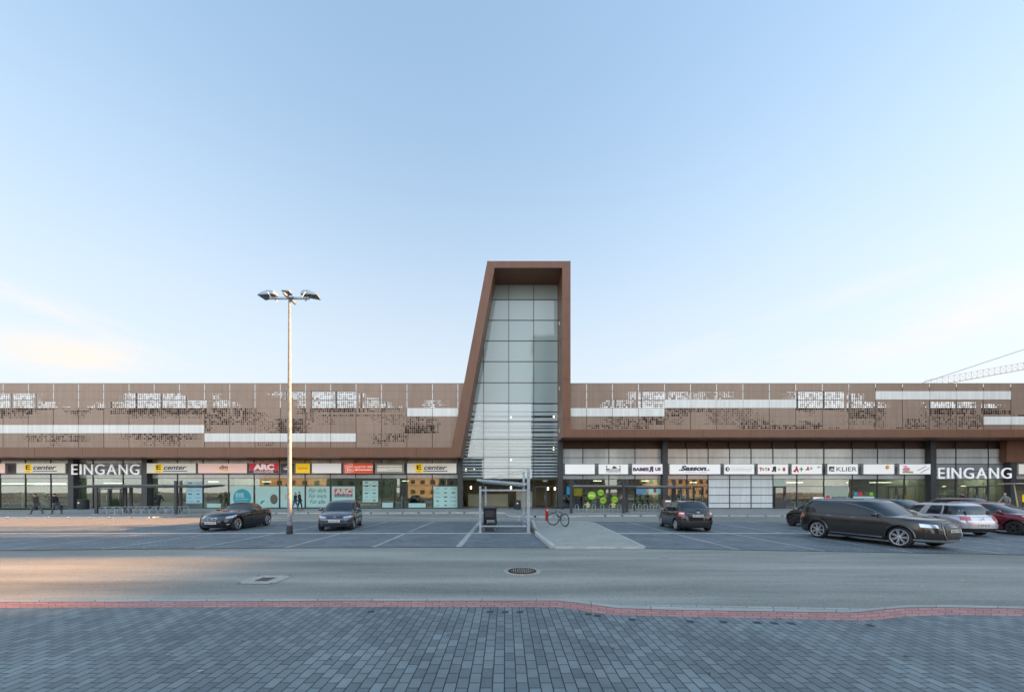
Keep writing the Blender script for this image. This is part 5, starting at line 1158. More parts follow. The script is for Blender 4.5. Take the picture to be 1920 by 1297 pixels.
for sx in (-1, 1):
    for sy in (-1, 1): bo.tube([(xx+sx, dC+sy, 0), (xx+sx, dC+sy, Z(612, dC))], .15, 5)
for i in range(28):
    z0 = i*Z(612, dC)/28; z1 = (i+1)*Z(612, dC)/28
    for sy in (-1, 1): bo.tube([(xx-1, dC+sy, z0), (xx+1, dC+sy, z1)], .07, 4)
bo.build('mast', mat('crane_paint', (.50, .42, .36, 1), .6), crn)

# ================================================================ BUILDINGS BEHIND THE CAMERA (seen in the glass) AND ADDED SUN BLOCKERS BESIDE IT
def block(x, y, wx, wy, h, rz, mname, col, label, floors, cols, name='apartment_building'):
    o = empty(name, (x, y, 0), R(rz), label, 'building', 'buildings around the parking lot')
    b = MB(); b.box(-wx/2, wx/2, -wy/2, wy/2, 0, h); b.build('wall', mat(mname, col, .8, var=.08), o)
    b = MB(); b.box(-wx/2-.3, wx/2+.3, -wy/2-.3, wy/2+.3, h+.001, h+.5); b.build('roof', M_DARK, o)
    b = MB()
    for i in range(cols):
        for j in range(floors):
            cx = -wx/2+(i+.5)*wx/cols; cz = (j+.55)*h/floors; ww = wx/cols*.22
            b.box(cx-ww, cx+ww, wy/2-.02, wy/2+.06, cz-.7, cz+.7)
    b.build('windows', mat('far_window', (.04, .05, .06, 1), .1, spec=1), o)
block(-58, -42, 40, 12, 15, -32, 'ochre_render', (.36, .30, .23, 1), 'ochre apartment block behind the viewer at the left', 5, 12)
block(-22, -46, 26, 12, 13, -28, 'sand_render', (.36, .33, .28, 1), 'sand coloured apartment block behind the viewer', 4, 8)
block(21, -44, 23, 12, 52, 0, 'grey_tower', (.22, .23, .24, 1), 'tall grey tower block behind the viewer', 17, 8)
block(58, -48, 36, 12, 17, -20, 'pale_render', (.40, .36, .32, 1), 'pale apartment block behind the viewer at the right', 5, 12)
XO = 95.0  # unseen blocks added here, heights stepped to shape the sun patches on the ground
for i, (y0, y1, h, lab) in enumerate([(-20, 10.6, 38, 'tall added sun blocker beside the lot, nearest section'), (10.61, 16.4, 21.5, 'low added sun blocker between two tall sections'), (16.41, 21.69, 38, 'tall narrow added sun blocker'), (21.7, 23.3, 23.2, 'narrow lower added sun blocker between two tall sections'), (23.31, 24.2, 38, 'slim tall added sun blocker'), (24.21, 34, 23.6, 'low added sun blocker beside the shops'), (34.01, 60, 38, 'tall added sun blocker at the rear')]):
    block(XO+6, (y0+y1)/2, 12, y1-y0, h, 0, 'blocker_wall', (.35, .33, .30, 1), lab+', out of view on the right', 4, 3, 'sun_blocker')

# ================================================================ CARS
M_TYRE = mat('tyre_rubber', (.018, .018, .02, 1), .75)
M_RIM = mat('alloy_rim', (.66, .67, .69, 1), .32, .8)
M_CGL = mat('car_glass', (.010, .018, .024, 1), .02, 0, .6, coat=.35)
M_TRIM = mat('car_trim', (.02, .02, .022, 1), .5)
M_CHR = mat('chrome', (.62, .63, .65, 1), .12, 1.0)
M_HL = mat('headlamp', (.55, .60, .65, 1), .08, .5, 1.0, coat=1)
M_TL = mat('tail_lamp', (.42, .012, .02, 1), .12, 0, .8, coat=1)
M_AMB = mat('amber_lamp', (.70, .18, .02, 1), .15, 0, .8)
M_PLATE = mat('number_plate', (.62, .62, .60, 1), .5)
M_WELL = mat('wheel_well', (.008, .008, .009, 1), .9)
def interp(prof, x):
    if x <= prof[0][0]: return prof[0][1]
    for (a, va), (b, vb) in zip(prof[:-1], prof[1:]):
        if x <= b:
            t = (x-a)/(b-a); t = t*t*(3-2*t)*.5+t*.5; return va+(vb-va)*t
    return prof[-1][1]
class Loop:
    def __init__(s, xf, xr, w_, nf, nr):
        pts = []; M_ = 900; c = (xf+xr)/2; a = (xf-xr)/2; hw = w_/2
        for i in range(M_):
            th = 2*math.pi*i/M_; ct, st = math.cos(th), math.sin(th); n_ = nf if ct >= 0 else nr
            pts.append((c+a*math.copysign(abs(ct)**(2/(n_+2.4)), ct), hw*math.copysign(abs(st)**(2/(n_*.72)), st)))
        acc_ = [0]
        for i in range(M_): p, q = pts[i], pts[(i+1) % M_]; acc_.append(acc_[-1]+math.dist(p, q))
        s.pts, s.acc, s.tot = pts, acc_, acc_[-1]
    def __call__(s, u):
        u = (u % 1.0)*s.tot; lo, hi = 0, len(s.pts)
        while hi-lo > 1:
            m = (lo+hi)//2
            if s.acc[m] <= u: lo = m
            else: hi = m
        p, q = s.pts[lo], s.pts[(lo+1) % len(s.pts)]; d = s.acc[lo+1]-s.acc[lo]; t = (u-s.acc[lo])/d if d else 0
        return (p[0]+(q[0]-p[0])*t, p[1]+(q[1]-p[1])*t)
    def half(s, x):
        return max([abs(p[1]) for p in s.pts if abs(p[0]-x) < .06] or [.5])
    def at_x(s, x, side=1):    # arc parameter on the left (side=1) for a station x
        best = min(range(len(s.pts)//2+1), key=lambda i: abs(s.pts[i][0]-x) + (0 if abs(s.pts[i][1]) > .2 else 9))
        u = s.acc[best]/s.tot; return u if side > 0 else 1-u
class Skin:
    # stack of plan outlines with heights that vary along the car
    def __init__(s, levels): s.lv = levels      # (Loop, zfunc)
    def P(s, u, v, off=0):
        k = min(int(v), len(s.lv)-2); t = v-k
        a, b = s.lv[k], s.lv[k+1]; pa, pb = a[0](u), b[0](u)
        return Vector((pa[0]+(pb[0]-pa[0])*t, pa[1]+(pb[1]-pa[1])*t, a[1](pa[0])*(1-t)+b[1](pb[0])*t))
    def PN(s, u, v, off):
        p = s.P(u, v)
        if not off: return p
        e = .004; du = s.P(u+e, v)-s.P(u-e, v); v0, v1 = max(0, v-.05), min(len(s.lv)-1.001, v+.05); dv = s.P(u, v1)-s.P(u, v0)
        n_ = du.cross(dv); n_.normalize()
        return p+n_*off
    def mesh(s, nu=150, crown=.04, nlid=9, sub=2):
        b = MB(); rows = []
        K = len(s.lv)-1
        for j in range(K*sub+1):
            v = min(j/sub, K-1e-6); rows.append([s.P(i/nu, v) for i in range(nu)])
        for r in rows: b.v += [tuple(p) for p in r]
        for j in range(len(rows)-1):
            for i in range(nu): b.f.append((j*nu+i, j*nu+(i+1) % nu, (j+1)*nu+(i+1) % nu, (j+1)*nu+i))
        top = (len(rows)-1)*nu; h_ = nu//2
        def cap(base, cr, up):
            grid = []
            for i in range(1, h_):
                a, c = base+i, base+nu-i; pa, pc = Vector(b.v[a]), Vector(b.v[c]); row = [a]
                wd = abs(pa.y-pc.y)
                for q in range(1, nlid):
                    t = q/nlid; p = pa.lerp(pc, t); p.z += cr*(1-(2*t-1)**2)*min(1, wd/1.0)*up; b.v.append(tuple(p)); row.append(len(b.v)-1)
                row.append(c); grid.append(row)
            for r1, r2 in zip(grid[:-1], grid[1:]):
                for q in range(nlid): b.f.append((r1[q], r1[q+1], r2[q+1], r2[q]))
            b.f.append(tuple([base]+grid[0])); b.f.append(tuple([base+h_]+list(reversed(grid[-1]))))
        cap(top, crown, 1); cap(0, 0, 1)
        return b
    def patch(s, u0, u1, v0, v1, off=.006, nu=10, nv=3, skew=0., skew1=None):
        b = MB(); skew1 = skew if skew1 is None else skew1
        for off_ in (off, -.002):
            for j in range(nv+1):
                for i in range(nu+1):
                    t = j/nv; a = u0+skew*t; c = u1+skew1*t
                    b.v.append(tuple(s.PN(a+(c-a)*i/nu, v0+(v1-v0)*t, off_)))
        n1 = (nu+1)*(nv+1)
        for j in range(nv):
            for i in range(nu):
                a = j*(nu+1)+i; b.f.append((a, a+1, a+nu+2, a+nu+1)); b.f.append((n1+a+nu+1, n1+a+nu+2, n1+a+1, n1+a))
        ring = [i for i in range(nu+1)]+[j*(nu+1)+nu for j in range(1, nv+1)]+[nv*(nu+1)+i for i in range(nu-1, -1, -1)]+[j*(nu+1) for j in range(nv-1, 0, -1)]
        for a, c in zip(ring, ring[1:]+ring[:1]): b.f.append((a, n1+a, n1+c, c))
        return b
def boolean_cut(ob, cutters):
    m = ob.modifiers.new('b', 'BOOLEAN'); m.operation = 'DIFFERENCE'; m.solver = 'EXACT'; m.object = cutters; m.material_mode = 'TRANSFER' if hasattr(m, 'material_mode') else m.material_mode
    dg = bpy.context.evaluated_depsgraph_get(); dg.update()
    me = bpy.data.meshes.new_from_object(ob.evaluated_get(dg)); ob.modifiers.clear()
    old = ob.data; ob.data = me; bpy.data.meshes.remove(old); bpy.data.objects.remove(cutters)
def make_wheel(parent, x, y, r, side, spokes=8, tw=.19, rimm=None, double=False, rr=.66):
    M = Matrix.Translation((x, y, r)) @ Matrix.Rotation(R(-90*side), 4, 'X')
    b = MB(); h = tw/2
    b.lathe([(r*rr, -h*.9), (r*.9, -h), (r*.985, -h*.75), (r, -h*.3), (r, h*.3), (r*.985, h*.75), (r*.9, h), (r*rr, h*.92), (r*rr, h*.2)], 36, M, False)
    w_ = b.build('wheel', M_TYRE, parent, True)
    b = MB(); R_ = r*rr
    b.lathe([(R_*1.02, h*.95), (R_*.96, h*.98), (R_*.9, h*.80), (R_*.88, h*.15), (0, h*.1)], 32, M, False); b2 = b
    rim = b2.build('rim', mat('rim_barrel', (.05, .05, .055, 1), .5, .6), w_, True)
    b = MB(); b.lathe([(R_*1.03, h*.93), (R_*1.01, h*1.02), (R_*.93, h*1.0), (R_*.90, h*.8), (R_*.93, h*.7)], 36, M, False); b.lathe([(R_*.22, h*.4), (R_*.20, h*.86), (0, h*.9)], 18, M)
    for i in range(spokes):
        for dd in ((-7, 7) if double else (0,)):
            A = M @ Matrix.Rotation(R(360*i/spokes+dd), 4, 'Z')
            w0 = R_*(.05 if double else .085); w1 = R_*(.035 if double else .12)
            p = [(R_*.15, -w0, h*.84), (R_*.15, w0, h*.84), (R_*.93, w1, h*.90), (R_*.93, -w1, h*.90)]; q = [(a, c, z-.05) for a, c, z in p]
            pp = [A @ Vector(t_) for t_ in p]; qq = [A @ Vector(t_) for t_ in q]
            b.quad(*pp); 
            for k in range(4): b.quad(pp[k], pp[(k+1) % 4], qq[(k+1) % 4], qq[k])
    b.build('spokes', rimm or M_RIM, w_)
    return w_
def plate(o, x, y, z, rz, w_=.5, txt='', tilt=0):
    M = Matrix.Translation((x, y, z)) @ Matrix.Rotation(R(rz), 4, 'Z')
    b = MB(); b.obox(M.translation, .012, w_, .11, M.to_3x3()); p = b.build('number_plate', M_PLATE, o)
    me = text_mesh(txt, w_*.84, .07, bold=.015, depth=.002); me.transform(M @ Matrix.Translation((.0085, 0, 0)) @ Matrix.Rotation(R(90), 4, 'Z')); link_mesh('lettering', me, M_BLACK, p, fix=False)
def paint(name, col, met=.4): return mat(name, col, .26, met, .4, coat=1.0)
def car(name, loc, rz, sc, label, cat, S):
    """S: dict with dimensions. local +x is forward."""
    o = empty(name, loc, R(rz), label, cat, 'cars parked in the lot'); o.scale = (sc, sc, sc)
    Lh = S['L']/2; W = S['W']; zs = S['zs']; body_m = S['paint']; c = S.get('clear', .19)
    fx = lambda d: Lh-d; rx_ = lambda d: -Lh+d
    nf, nr = S.get('nf', 3.6), S.get('nr', 4.2)
    ztop = lambda x: interp(zs, x)
    B = S.get('bump', .46)
    lv = [(Loop(fx(.16), rx_(.14), W-.22, nf, nr), lambda x: c+.0), (Loop(fx(.05), rx_(.05), W-.10, nf, nr), lambda x: c+.07),
          (Loop(fx(.0), rx_(.0), W-.04, nf, nr), lambda x: B-.10), (Loop(fx(.0), rx_(.0), W, nf, nr), lambda x: B+.04),
          (Loop(fx(S.get('nose1', .06)), rx_(S.get('tail1', .02)), W+.005, nf, nr), lambda x: B+.06+(ztop(x)-B)*.35),
          (Loop(fx(S.get('nose2', .14)), rx_(S.get('tail2', .04)), W-.01, nf, nr), lambda x: B+(ztop(x)-B)*.72),
          (Loop(fx(S.get('nose3', .24)), rx_(S.get('tail3', .07)), W-.07, nf, nr), lambda x: ztop(x)-.035),
          (Loop(fx(S.get('nose3', .24)+.06), rx_(S.get('tail3', .07)+.04), W-.16, nf, nr), lambda x: ztop(x))]
    sk = Skin(lv)
    body = sk.mesh(nu=168, crown=S.get('crown', .05)).build('body', body_m, o, False)
    xf, xr = S['wb']/2+S.get('woff', 0), -S['wb']/2+S.get('woff', 0); r = S['r']
    cb = MB()
    for wx in (xf, xr):
        for s in (-1, 1):
            cb.lathe([(0, -.17), (r+.055, -.17), (r+.055, .20), (0, .20)], 40, Matrix.Translation((wx, s*(W/2-.13), r+.01)) @ Matrix.Rotation(R(90), 4, 'X'))
    cut = cb.build('cut', M_WELL, None); cut.parent = o
    bpy.context.view_layer.update()
    boolean_cut(body, cut)
    if len(body.data.materials) < 2: body.data.materials.append(M_WELL)
    me = body.data
    for p in me.polygons:       # inner arch faces are dark
        ce = p.center
        for wx in (xf, xr):
            if math.hypot(ce.x-wx, ce.z-r-.01) < r+.051 or (abs(math.hypot(ce.x-wx, ce.z-r-.01)-(r+.055)) < .006 and abs(p.normal.y) < .2 and ce.z > c-.1): p.material_index = len(me.materials)-1
    me.polygons.foreach_set('use_smooth', [True]*len(me.polygons))
    try: me.set_sharp_from_angle(angle=R(35))
    except Exception: pass
    # arch lips
    lip = S.get('lip', .016)
    for wx in (xf, xr):
        for s in (-1, 1):
            b = MB(); b.tube([(wx+(r+.06)*math.cos(R(a)), s*(lv[3][0].half(wx+(r+.06)*math.cos(R(a)))-.014), r+.01+(r+.06)*math.sin(R(a))) for a in range(2, 179, 8)], lip, 6); b.build('wheel_arch', body_m if lip < .03 or S.get('lipbody') else M_TRIM, o, True)
            make_wheel(o, wx, s*(lv[3][0].half(wx)-S.get('tw', .19)/2-.02), r, s, S.get('spokes', 8), S.get('tw', .19), S.get('rimm'), S.get('double', False), S.get('rr', .66))
    # under tray and sills
    b = MB(); b.box(xr+r+.1, xf-r-.1, -W/2+.06, W/2-.06, c-.03, c+.02); b.build('underbody', M_TRIM, o)
    # cabin
    cw = S['cab']; n1, n2 = cw.get('n', 4.5), cw.get('n2', 4.0); H_ = S['H']
    zb = lambda x: ztop(x)-.03
    l0 = Loop(cw['f0'], cw['r0'], W-cw.get('in0', .12), n1, cw.get('nr0', 4.5)); l1 = Loop(cw['f1'], cw['r1'], W-cw.get('in1', .42), n2, cw.get('nr1', 4.0))
    fm, rm = cw['f0']+(cw['f1']-cw['f0'])*.52, cw['r0']+(cw['r1']-cw['r0'])*.42
    lm = Loop(fm+.02, rm-.03, W-(cw.get('in0', .12)*.5+cw.get('in1', .42)*.5)+.05, n1, cw.get('nr0', 4.5))
    zr = lambda x: H_-.065-cw.get('drop', .0)*max(0, (cw['f1']-x)/(cw['f1']-cw['r1']))**2-cw.get('fdrop', .02)*max(0, (x-cw['r1'])/(cw['f1']-cw['r1']))**3
    zm = lambda x: (ztop(max(min(x, cw['f0']), cw['r0']))-.03)*.48+zr(x)*.52
    l1b = Loop(cw['f1']-.07, cw['r1']+.05, W-cw.get('in1', .42)-.14, n2, cw.get('nr1', 4.0))
    ck = Skin([(l0, zb), (lm, zm), (l1, zr), (l1b, lambda x: zr(x)+.035)])
    ck.mesh(nu=120, crown=cw.get('crown', .045)).build('cabin', cw.get('m', body_m), o, True)
    gv0, gv1 = cw.get('gv', (.22, 1.86))
    wfc = cw.get('wf', .80)*(W/2-cw.get('in1', .42)/2)/l1.tot      # windscreen half span in arc
    uf = wfc*.98
    ck.patch(-uf, uf, .16, 1.9, .006, 16, 8).build('windscreen', M_CGL, o, True)
    ur = cw.get('wr', .80)*(W/2-cw.get('in1', .42)/2)/l1.tot; rv0, rv1 = cw.get('rv', (.35, 1.85))
    if ur: ck.patch(.5-ur, .5+ur, rv0, rv1, .006, 14, 6).build('rear_window', M_CGL, o, True)
    sides = []
    for (xa_, xb_, sa, sb) in cw['win']:
        for s in (1, -1):
            ua, ub = l0.at_x(xa_, 1), l0.at_x(xb_, 1)
            if s > 0: q = ck.patch(ua, ub, gv0, gv1, .006, 12, 6, sa/l0.tot, sb/l0.tot)
            else: q = ck.patch(1-ub, 1-ua, gv0, gv1, .006, 12, 6, -sb/l0.tot, -sa/l0.tot)
            q.build('side_window', M_CGL, o, True)
    if cw.get('chrome'):
        for s in (1, -1):
            xa_, xb_ = cw['chrome']; pts = []
            for k in range(25): u = l0.at_x(xa_+(xb_-xa_)*k/24, 1); 
            ua, ub = l0.at_x(xa_, 1), l0.at_x(xb_, 1)
            for k in range(33):
                t = k/32; u = ua+(ub-ua)*t; v = gv0-.04+(gv1+.03-gv0)*min(1, (math.sin(math.pi*t))**.45*1.02); pts.append(ck.PN(u if s > 0 else 1-u, v, .012))
            b = MB(); b.tube(pts, .009, 5); b.build('window_trim', M_CHR, o, True)
    # door shut lines, handles, sill trim, side moulding
    for s in (1, -1):
        for xd in S['doors']:
            u = lv[5][0].at_x(xd, 1); u = u if s > 0 else 1-u
            b = MB(); b.tube([sk.PN(u, 1.2+4.7*k/12, .0015) for k in range(13)], .004, 4); b.build('door_gap', M_TRIM, o)
        for xh in S['handles']:
            u = lv[5][0].at_x(xh, 1); u = u if s > 0 else 1-u; d_ = .09/lv[5][0].tot
            b = MB(); b.tube([sk.PN(u-d_, 5.55, .012), sk.PN(u, 5.58, .022), sk.PN(u+d_, 5.55, .012)], .014, 6); b.build('door_handle', S.get('handle_m', body_m), o, True)
        if S.get('mould'):
            ua, ub = lv[3][0].at_x(xf-r-.12, 1), lv[3][0].at_x(xr+r+.12, 1)
            q = sk.patch(ua, ub, S['mould'][0], S['mould'][1], .012, 20, 1) if s > 0 else sk.patch(1-ub, 1-ua, S['mould'][0], S['mould'][1], .012, 20, 1)
            q.build('side_moulding', S['mould'][2], o)
        xm, zm_ = S['mirror']
        M = Matrix.Translation((xm, s*(W/2+.05), zm_)) @ Matrix.Scale(1.0, 4)
        b = MB(); b.lathe([(0, -.09), (.06, -.075), (.085, -.02), (.085, .02), (.07, .05), (0, .055)], 14, M @ Matrix.Rotation(R(-90), 4, 'Y') @ Matrix.Scale(1.3, 4, (0, 1, 0))); mo = b.build('mirror', body_m, o, True)
        b = MB(); b.box(xm-.055, xm-.05, s*(W/2+.05)-.085, s*(W/2+.05)+.085, zm_-.055, zm_+.055); b.build('mirror_glass', M_HL, mo); b = MB(); b.tube([(xm+.02, s*(W/2-.10), zm_-.06), (xm+.01, s*(W/2+.0), zm_-.03)], .02, 6); b.build('mirror_arm', M_TRIM, mo)
    Pm = lv[4][0].tot
    for k, args, m_ in S['patches']:
        y0, y1, v0, v1, off = args[:5]
        end = args[5] if len(args) > 5 else 'f'
        base = 0 if end == 'f' else .5
        sgn = 1 if end == 'f' else -1
        both = y0 > 0 and not (len(args) > 6)
        for s in ((1, -1) if both else (1,)):
            a, c_ = base+sgn*s*y0/Pm, base+sgn*s*y1/Pm
            if a > c_: a, c_ = c_, a
            sk.patch(a, c_, v0, v1, off, 12, 3).build(k, m_, o, True)
    for (x, y, z, rzp, tx) in S['plates']: plate(o, x, y, z, rzp, .50, tx)
    o['_len'] = S['L']
    return o, sk, ck
# ---- black convertible with closed soft top
z3 = dict(L=4.03, W=1.69, H=1.27, wb=2.45, woff=.10, r=.315, clear=.15, zs=[(-2.0, .80), (-1.55, .90), (-.9, .93), (0, .88), (.5, .88), (1.2, .82), (1.75, .70), (2.0, .60)], bump=.42, nose1=.05, nose2=.16, nose3=.34, tail1=.0, tail2=.05, tail3=.16, nf=2.9, nr=3.2, crown=.06,
          paint=paint('black_metallic', (.008, .009, .012, 1), .3), cab=dict(f0=.38, r0=-1.08, f1=-.18, r1=-.72, in0=.20, in1=.46, m=mat('soft_top', (.010, .010, .012, 1), .85), win=[(.10, -.72, -.30, .02)], rv=(.4, 1.5), wr=.6, drop=.03, gv=(.28, 1.55), n=3.6, nr0=2.8), doors=(.32, -.78), handles=(-.62,), mirror=(.12, .93),
          spokes=5, double=True, rr=.7, lip=.018, patches=[('kidney_grille', (.02, .19, 3.7, 5.0, .010), M_TRIM), ('headlight', (.52, .98, 4.2, 5.6, .008), M_HL), ('air_intake', (-.45, .45, 1.2, 2.1, .006, 'f', 1), M_TRIM), ('fog_lamp', (.60, .74, 1.7, 2.2, .008), M_HL), ('indicator', (1.0, 1.14, 3.2, 3.6, .006), M_AMB), ('tail_lamp', (.5, .85, 4.2, 5.6, .008, 'r'), M_TL)],
          plates=[(2.035, 0, .40, 0, 'HRO BW 404')])
o, sk, ck = car('parked_convertible', (-14.75, 20.7, 0), -86.5, 1.08, 'black two-seat convertible with closed soft top, facing the road left of the lamp post', 'car', z3)
for s in (1, -1):     # chrome surrounds of the twin grilles
    P_ = sk.lv[4][0].tot; pts = [sk.PN(s*(.105+.10*math.cos(a))/P_, 4.35+.75*math.sin(a), .014) for a in [2*math.pi*i/20 for i in range(20)]]
    b = MB(); b.tube(pts, .014, 6, True); b.build('grille_surround', M_CHR, o, True)
    b = MB()
    for k in range(4): b.tube([sk.PN(s*(.99)/1.0*0+ (sk.lv[5][0].at_x(.62-.045*k, 1) if s > 0 else 1-sk.lv[5][0].at_x(.62-.045*k, 1)), 5.1+.1*(k % 2), .006), sk.PN((sk.lv[5][0].at_x(.60-.045*k, 1) if s > 0 else 1-sk.lv[5][0].at_x(.60-.045*k, 1)), 5.3, .006)], .010, 5)
    b.build('side_gill', M_CHR, o)
# ---- slate hatchback
polo = dict(L=3.74, W=1.66, H=1.43, wb=2.41, woff=-.0, r=.29, clear=.19, zs=[(-1.87, .93), (-.9, .95), (.0, .93), (.72, .92), (1.1, .88), (1.6, .78), (1.87, .70)], bump=.46, nose1=.05, nose2=.10, nose3=.16, tail1=.03, tail2=.05, tail3=.08, nf=4.2, nr=5,
            paint=paint('slate_metallic', (.10, .105, .135, 1), .55), cab=dict(f0=1.02, r0=-1.78, f1=.38, r1=-1.42, in0=.14, in1=.40, win=[(.70, -.20, -.40, -.0), (-.30, -1.10, -.0, .02), (-1.18, -1.55, .0, .14)], rv=(.30, 1.85), gv=(.20, 1.8)), doors=(.80, -.25, -1.12), handles=(-.05, -.95), mirror=(.62, 1.0),
            spokes=7, rimm=mat('hub_cap', (.34, .33, .31, 1), .4, .5), lip=.012, mould=(3.2, 3.6, M_TRIM),
            patches=[('grille', (-.36, .36, 4.3, 5.3, .008, 'f', 1), M_TRIM), ('headlight', (.40, .80, 4.15, 5.4, .010), M_HL), ('indicator', (.81, .97, 4.15, 5.3, .010), M_AMB), ('air_intake', (-.55, .55, 1.3, 2.0, .006, 'f', 1), M_TRIM), ('bumper_strip', (-.98, .98, 2.75, 3.15, .008, 'f', 1), M_TRIM), ('tail_lamp', (.55, .85, 4.2, 5.6, .008, 'r'), M_TL)],
            plates=[(1.885, 0, .50, 0, 'GÜ SN 347')])
o, sk, ck = car('parked_hatchback', (-9.0, 20.6, 0), -77, 1.05, 'slate grey five-door hatchback with orange corner lights, facing the road right of the lamp post', 'car', polo)
b = MB(); M = Matrix.Translation(sk.PN(0, 4.85, .016)) @ Matrix.Rotation(R(90), 4, 'Y')
b.lathe([(.055, -.005), (.062, .0), (.055, .006), (.046, .006), (.046, -.005)], 20, M); b.tube([M @ Vector((-.035, -.025, .004)), M @ Vector((.03, -.008, .004)), M @ Vector((-.02, 0, .004)), M @ Vector((.03, .008, .004)), M @ Vector((-.035, .025, .004))], .006, 5); b.build('emblem', M_CHR, o)
# ---- black small hatchback seen from behind
c2 = dict(L=3.67, W=1.68, H=1.47, wb=2.32, woff=.02, r=.30, clear=.19, zs=[(-1.83, .98), (-1.0, .99), (.0, .96), (.8, .96), (1.2, .90), (1.6, .80), (1.83, .68)], bump=.48, nose1=.05, nose2=.13, nose3=.26, tail1=.01, tail2=.07, tail3=.12, nf=3.2, nr=6.0,
          paint=paint('gloss_black', (.007, .007, .008, 1), .1), cab=dict(f0=1.25, r0=-1.74, f1=.30, r1=-1.30, in0=.14, in1=.40, win=[(.85, -.30, -.55, -.0), (-.42, -1.12, .0, .10)], rv=(.16, 1.80), gv=(.22, 1.8), wr=.92, nr1=4.5, drop=.02, crown=.06), doors=(.85, -.40), handles=(-.22,), mirror=(.72, 1.02),
          spokes=9, rimm=mat('silver_hub', (.50, .52, .55, 1), .35, .6), lip=.014,
          patches=[('tail_lamp', (.60, .99, 4.2, 6.6, .012, 'r'), M_TL), ('reverse_lamp', (.63, .86, 5.05, 5.75, .018, 'r'), M_WHITE), ('bumper', (-1.05, 1.05, 1.0, 2.9, .02, 'r', 1), M_TRIM), ('bumper_edge', (-1.0, 1.0, 2.92, 3.15, .026, 'r', 1), mat('bumper_gloss', (.06, .05, .05, 1), .2)), ('headlight', (.5, .85, 4.2, 5.4, .008), M_HL)],
          plates=[(-1.855, 0, .78, 180, 'HRO ST 174')])
o, sk, ck = car('parked_compact', (9.66, 20.25, 0), 85.1, 1.02, 'black three-door hatchback seen from behind, right of the pale island', 'car', c2)
b = MB(); 
for dz in (0, .035): b.tube([(-1.855, -.06, .915+dz), (-1.86, 0, .955+dz), (-1.855, .06, .915+dz)], .009, 5)
b.build('emblem', M_CHR, o)
b = MB(); b.box(-1.84, -1.82, .30, .52, .90, .925); b.box(-1.84, -1.82, -.56, -.36, .90, .93); b.build('badge', M_CHR, o)
b = MB(); b.tube([(-1.62, .28, 1.10), (-1.70, -.15, 1.06)], .012, 6); b.build('rear_wiper', M_TRIM, o)
# ---- large graphite estate / suv in front right
q7 = dict(L=5.09, W=1.98, H=1.76, wb=3.0, woff=.02, r=.385, clear=.24, zs=[(-2.54, 1.10), (-1.8, 1.16), (.0, 1.12), (1.0, 1.13), (1.45, 1.11), (2.0, 1.06), (2.35, 1.01), (2.54, .95)], bump=.56, nose1=.03, nose2=.08, nose3=.17, tail1=.02, tail2=.06, tail3=.10, nf=3.6, nr=6.5, crown=.06,
          paint=paint('graphite_metallic', (.040, .037, .035, 1), .6), cab=dict(f0=1.32, r0=-2.48, f1=.50, r1=-2.16, in0=.14, in1=.46, win=[(.86, -.18, -.52, -.0), (-.28, -1.28, .0, .0), (-1.36, -2.22, .0, .18)], rv=(.35, 1.8), gv=(.13, 1.86), drop=.015, nr1=6, nr0=6, chrome=(1.0, -2.30), crown=.05), doors=(1.02, -.22, -1.28), handles=(.02, -.95), mirror=(.78, 1.20), handle_m=M_CHR,
          spokes=7, double=True, rr=.76, tw=.24, lip=.042, lipbody=True, mould=(1.05, 1.28, M_CHR),
          patches=[('headlight', (.55, 1.02, 4.15, 5.15, .010), M_HL), ('air_intake', (.52, .95, 1.5, 2.9, .010), M_TRIM), ('bumper_blade', (-1.2, 1.2, .75, 1.35, .012, 'f', 1), mat('silver_blade', (.45, .44, .43, 1), .35, .7)), ('tail_lamp', (.75, 1.15, 4.4, 5.6, .010, 'r'), M_TL), ('hood_edge', (-.52, .52, 6.0, 6.1, .004, 'f', 1), M_TRIM)],
          plates=[(2.585, 0, .70, 0, 'HRO A 7700')])
o, sk, ck = car('parked_suv', (14.72, 15.0, 0), -78, .95, 'large graphite sport utility car with upright barred grille, nearest car at the right', 'car', q7)
Pq = sk.lv[4][0].tot
grille = sk.patch(-.40/Pq, .40/Pq, 1.6, 5.6, .012, 10, 4, .06/Pq, -.06/Pq*0+.06/Pq*-1+.0)
gr_ = MB(); q = []
def gp(y, v, off): return sk.PN(y/Pq, v, off)
sk.patch(-.36/Pq, .36/Pq, 1.5, 5.5, .012, 10, 6).build('grille', M_TRIM, o, True)
b = MB(); b.tube([gp(-.30, 1.45, .025), gp(.30, 1.45, .025), gp(.42, 2.6, .025), gp(.42, 4.6, .025), gp(.36, 5.6, .025), gp(-.36, 5.6, .025), gp(-.42, 4.6, .025), gp(-.42, 2.6, .025)], .011, 6, True); b.build('grille_frame', mat('satin_chrome', (.30, .30, .31, 1), .3, .9), o, True)
b = MB()
for k in range(13):
    y = -.33+.66*k/12; b.tube([gp(y, 1.6+4*j/8, .022) for j in range(9)], .005, 5)
b.build('grille_bars', mat('satin_chrome', (.30, .30, .31, 1), .3, .9), o, True)
b = MB()
for k in range(4):
    cc = sk.PN((-.135+.09*k)/Pq, 4.95, .035); b.tube([cc+Vector((0, .06*math.cos(a), .06*math.sin(a))) for a in [2*math.pi*i/16 for i in range(16)]], .009, 5, True)
b.build('ring_emblem', M_CHR, o, True)
b = MB()
for s in (-1, 1): b.tube([(.35, s*.68, 1.73), (.1, s*.70, 1.79), (-1.5, s*.70, 1.785), (-1.9, s*.68, 1.73)], .018, 6)
b.build('roof_rail', M_CHR, o, True)
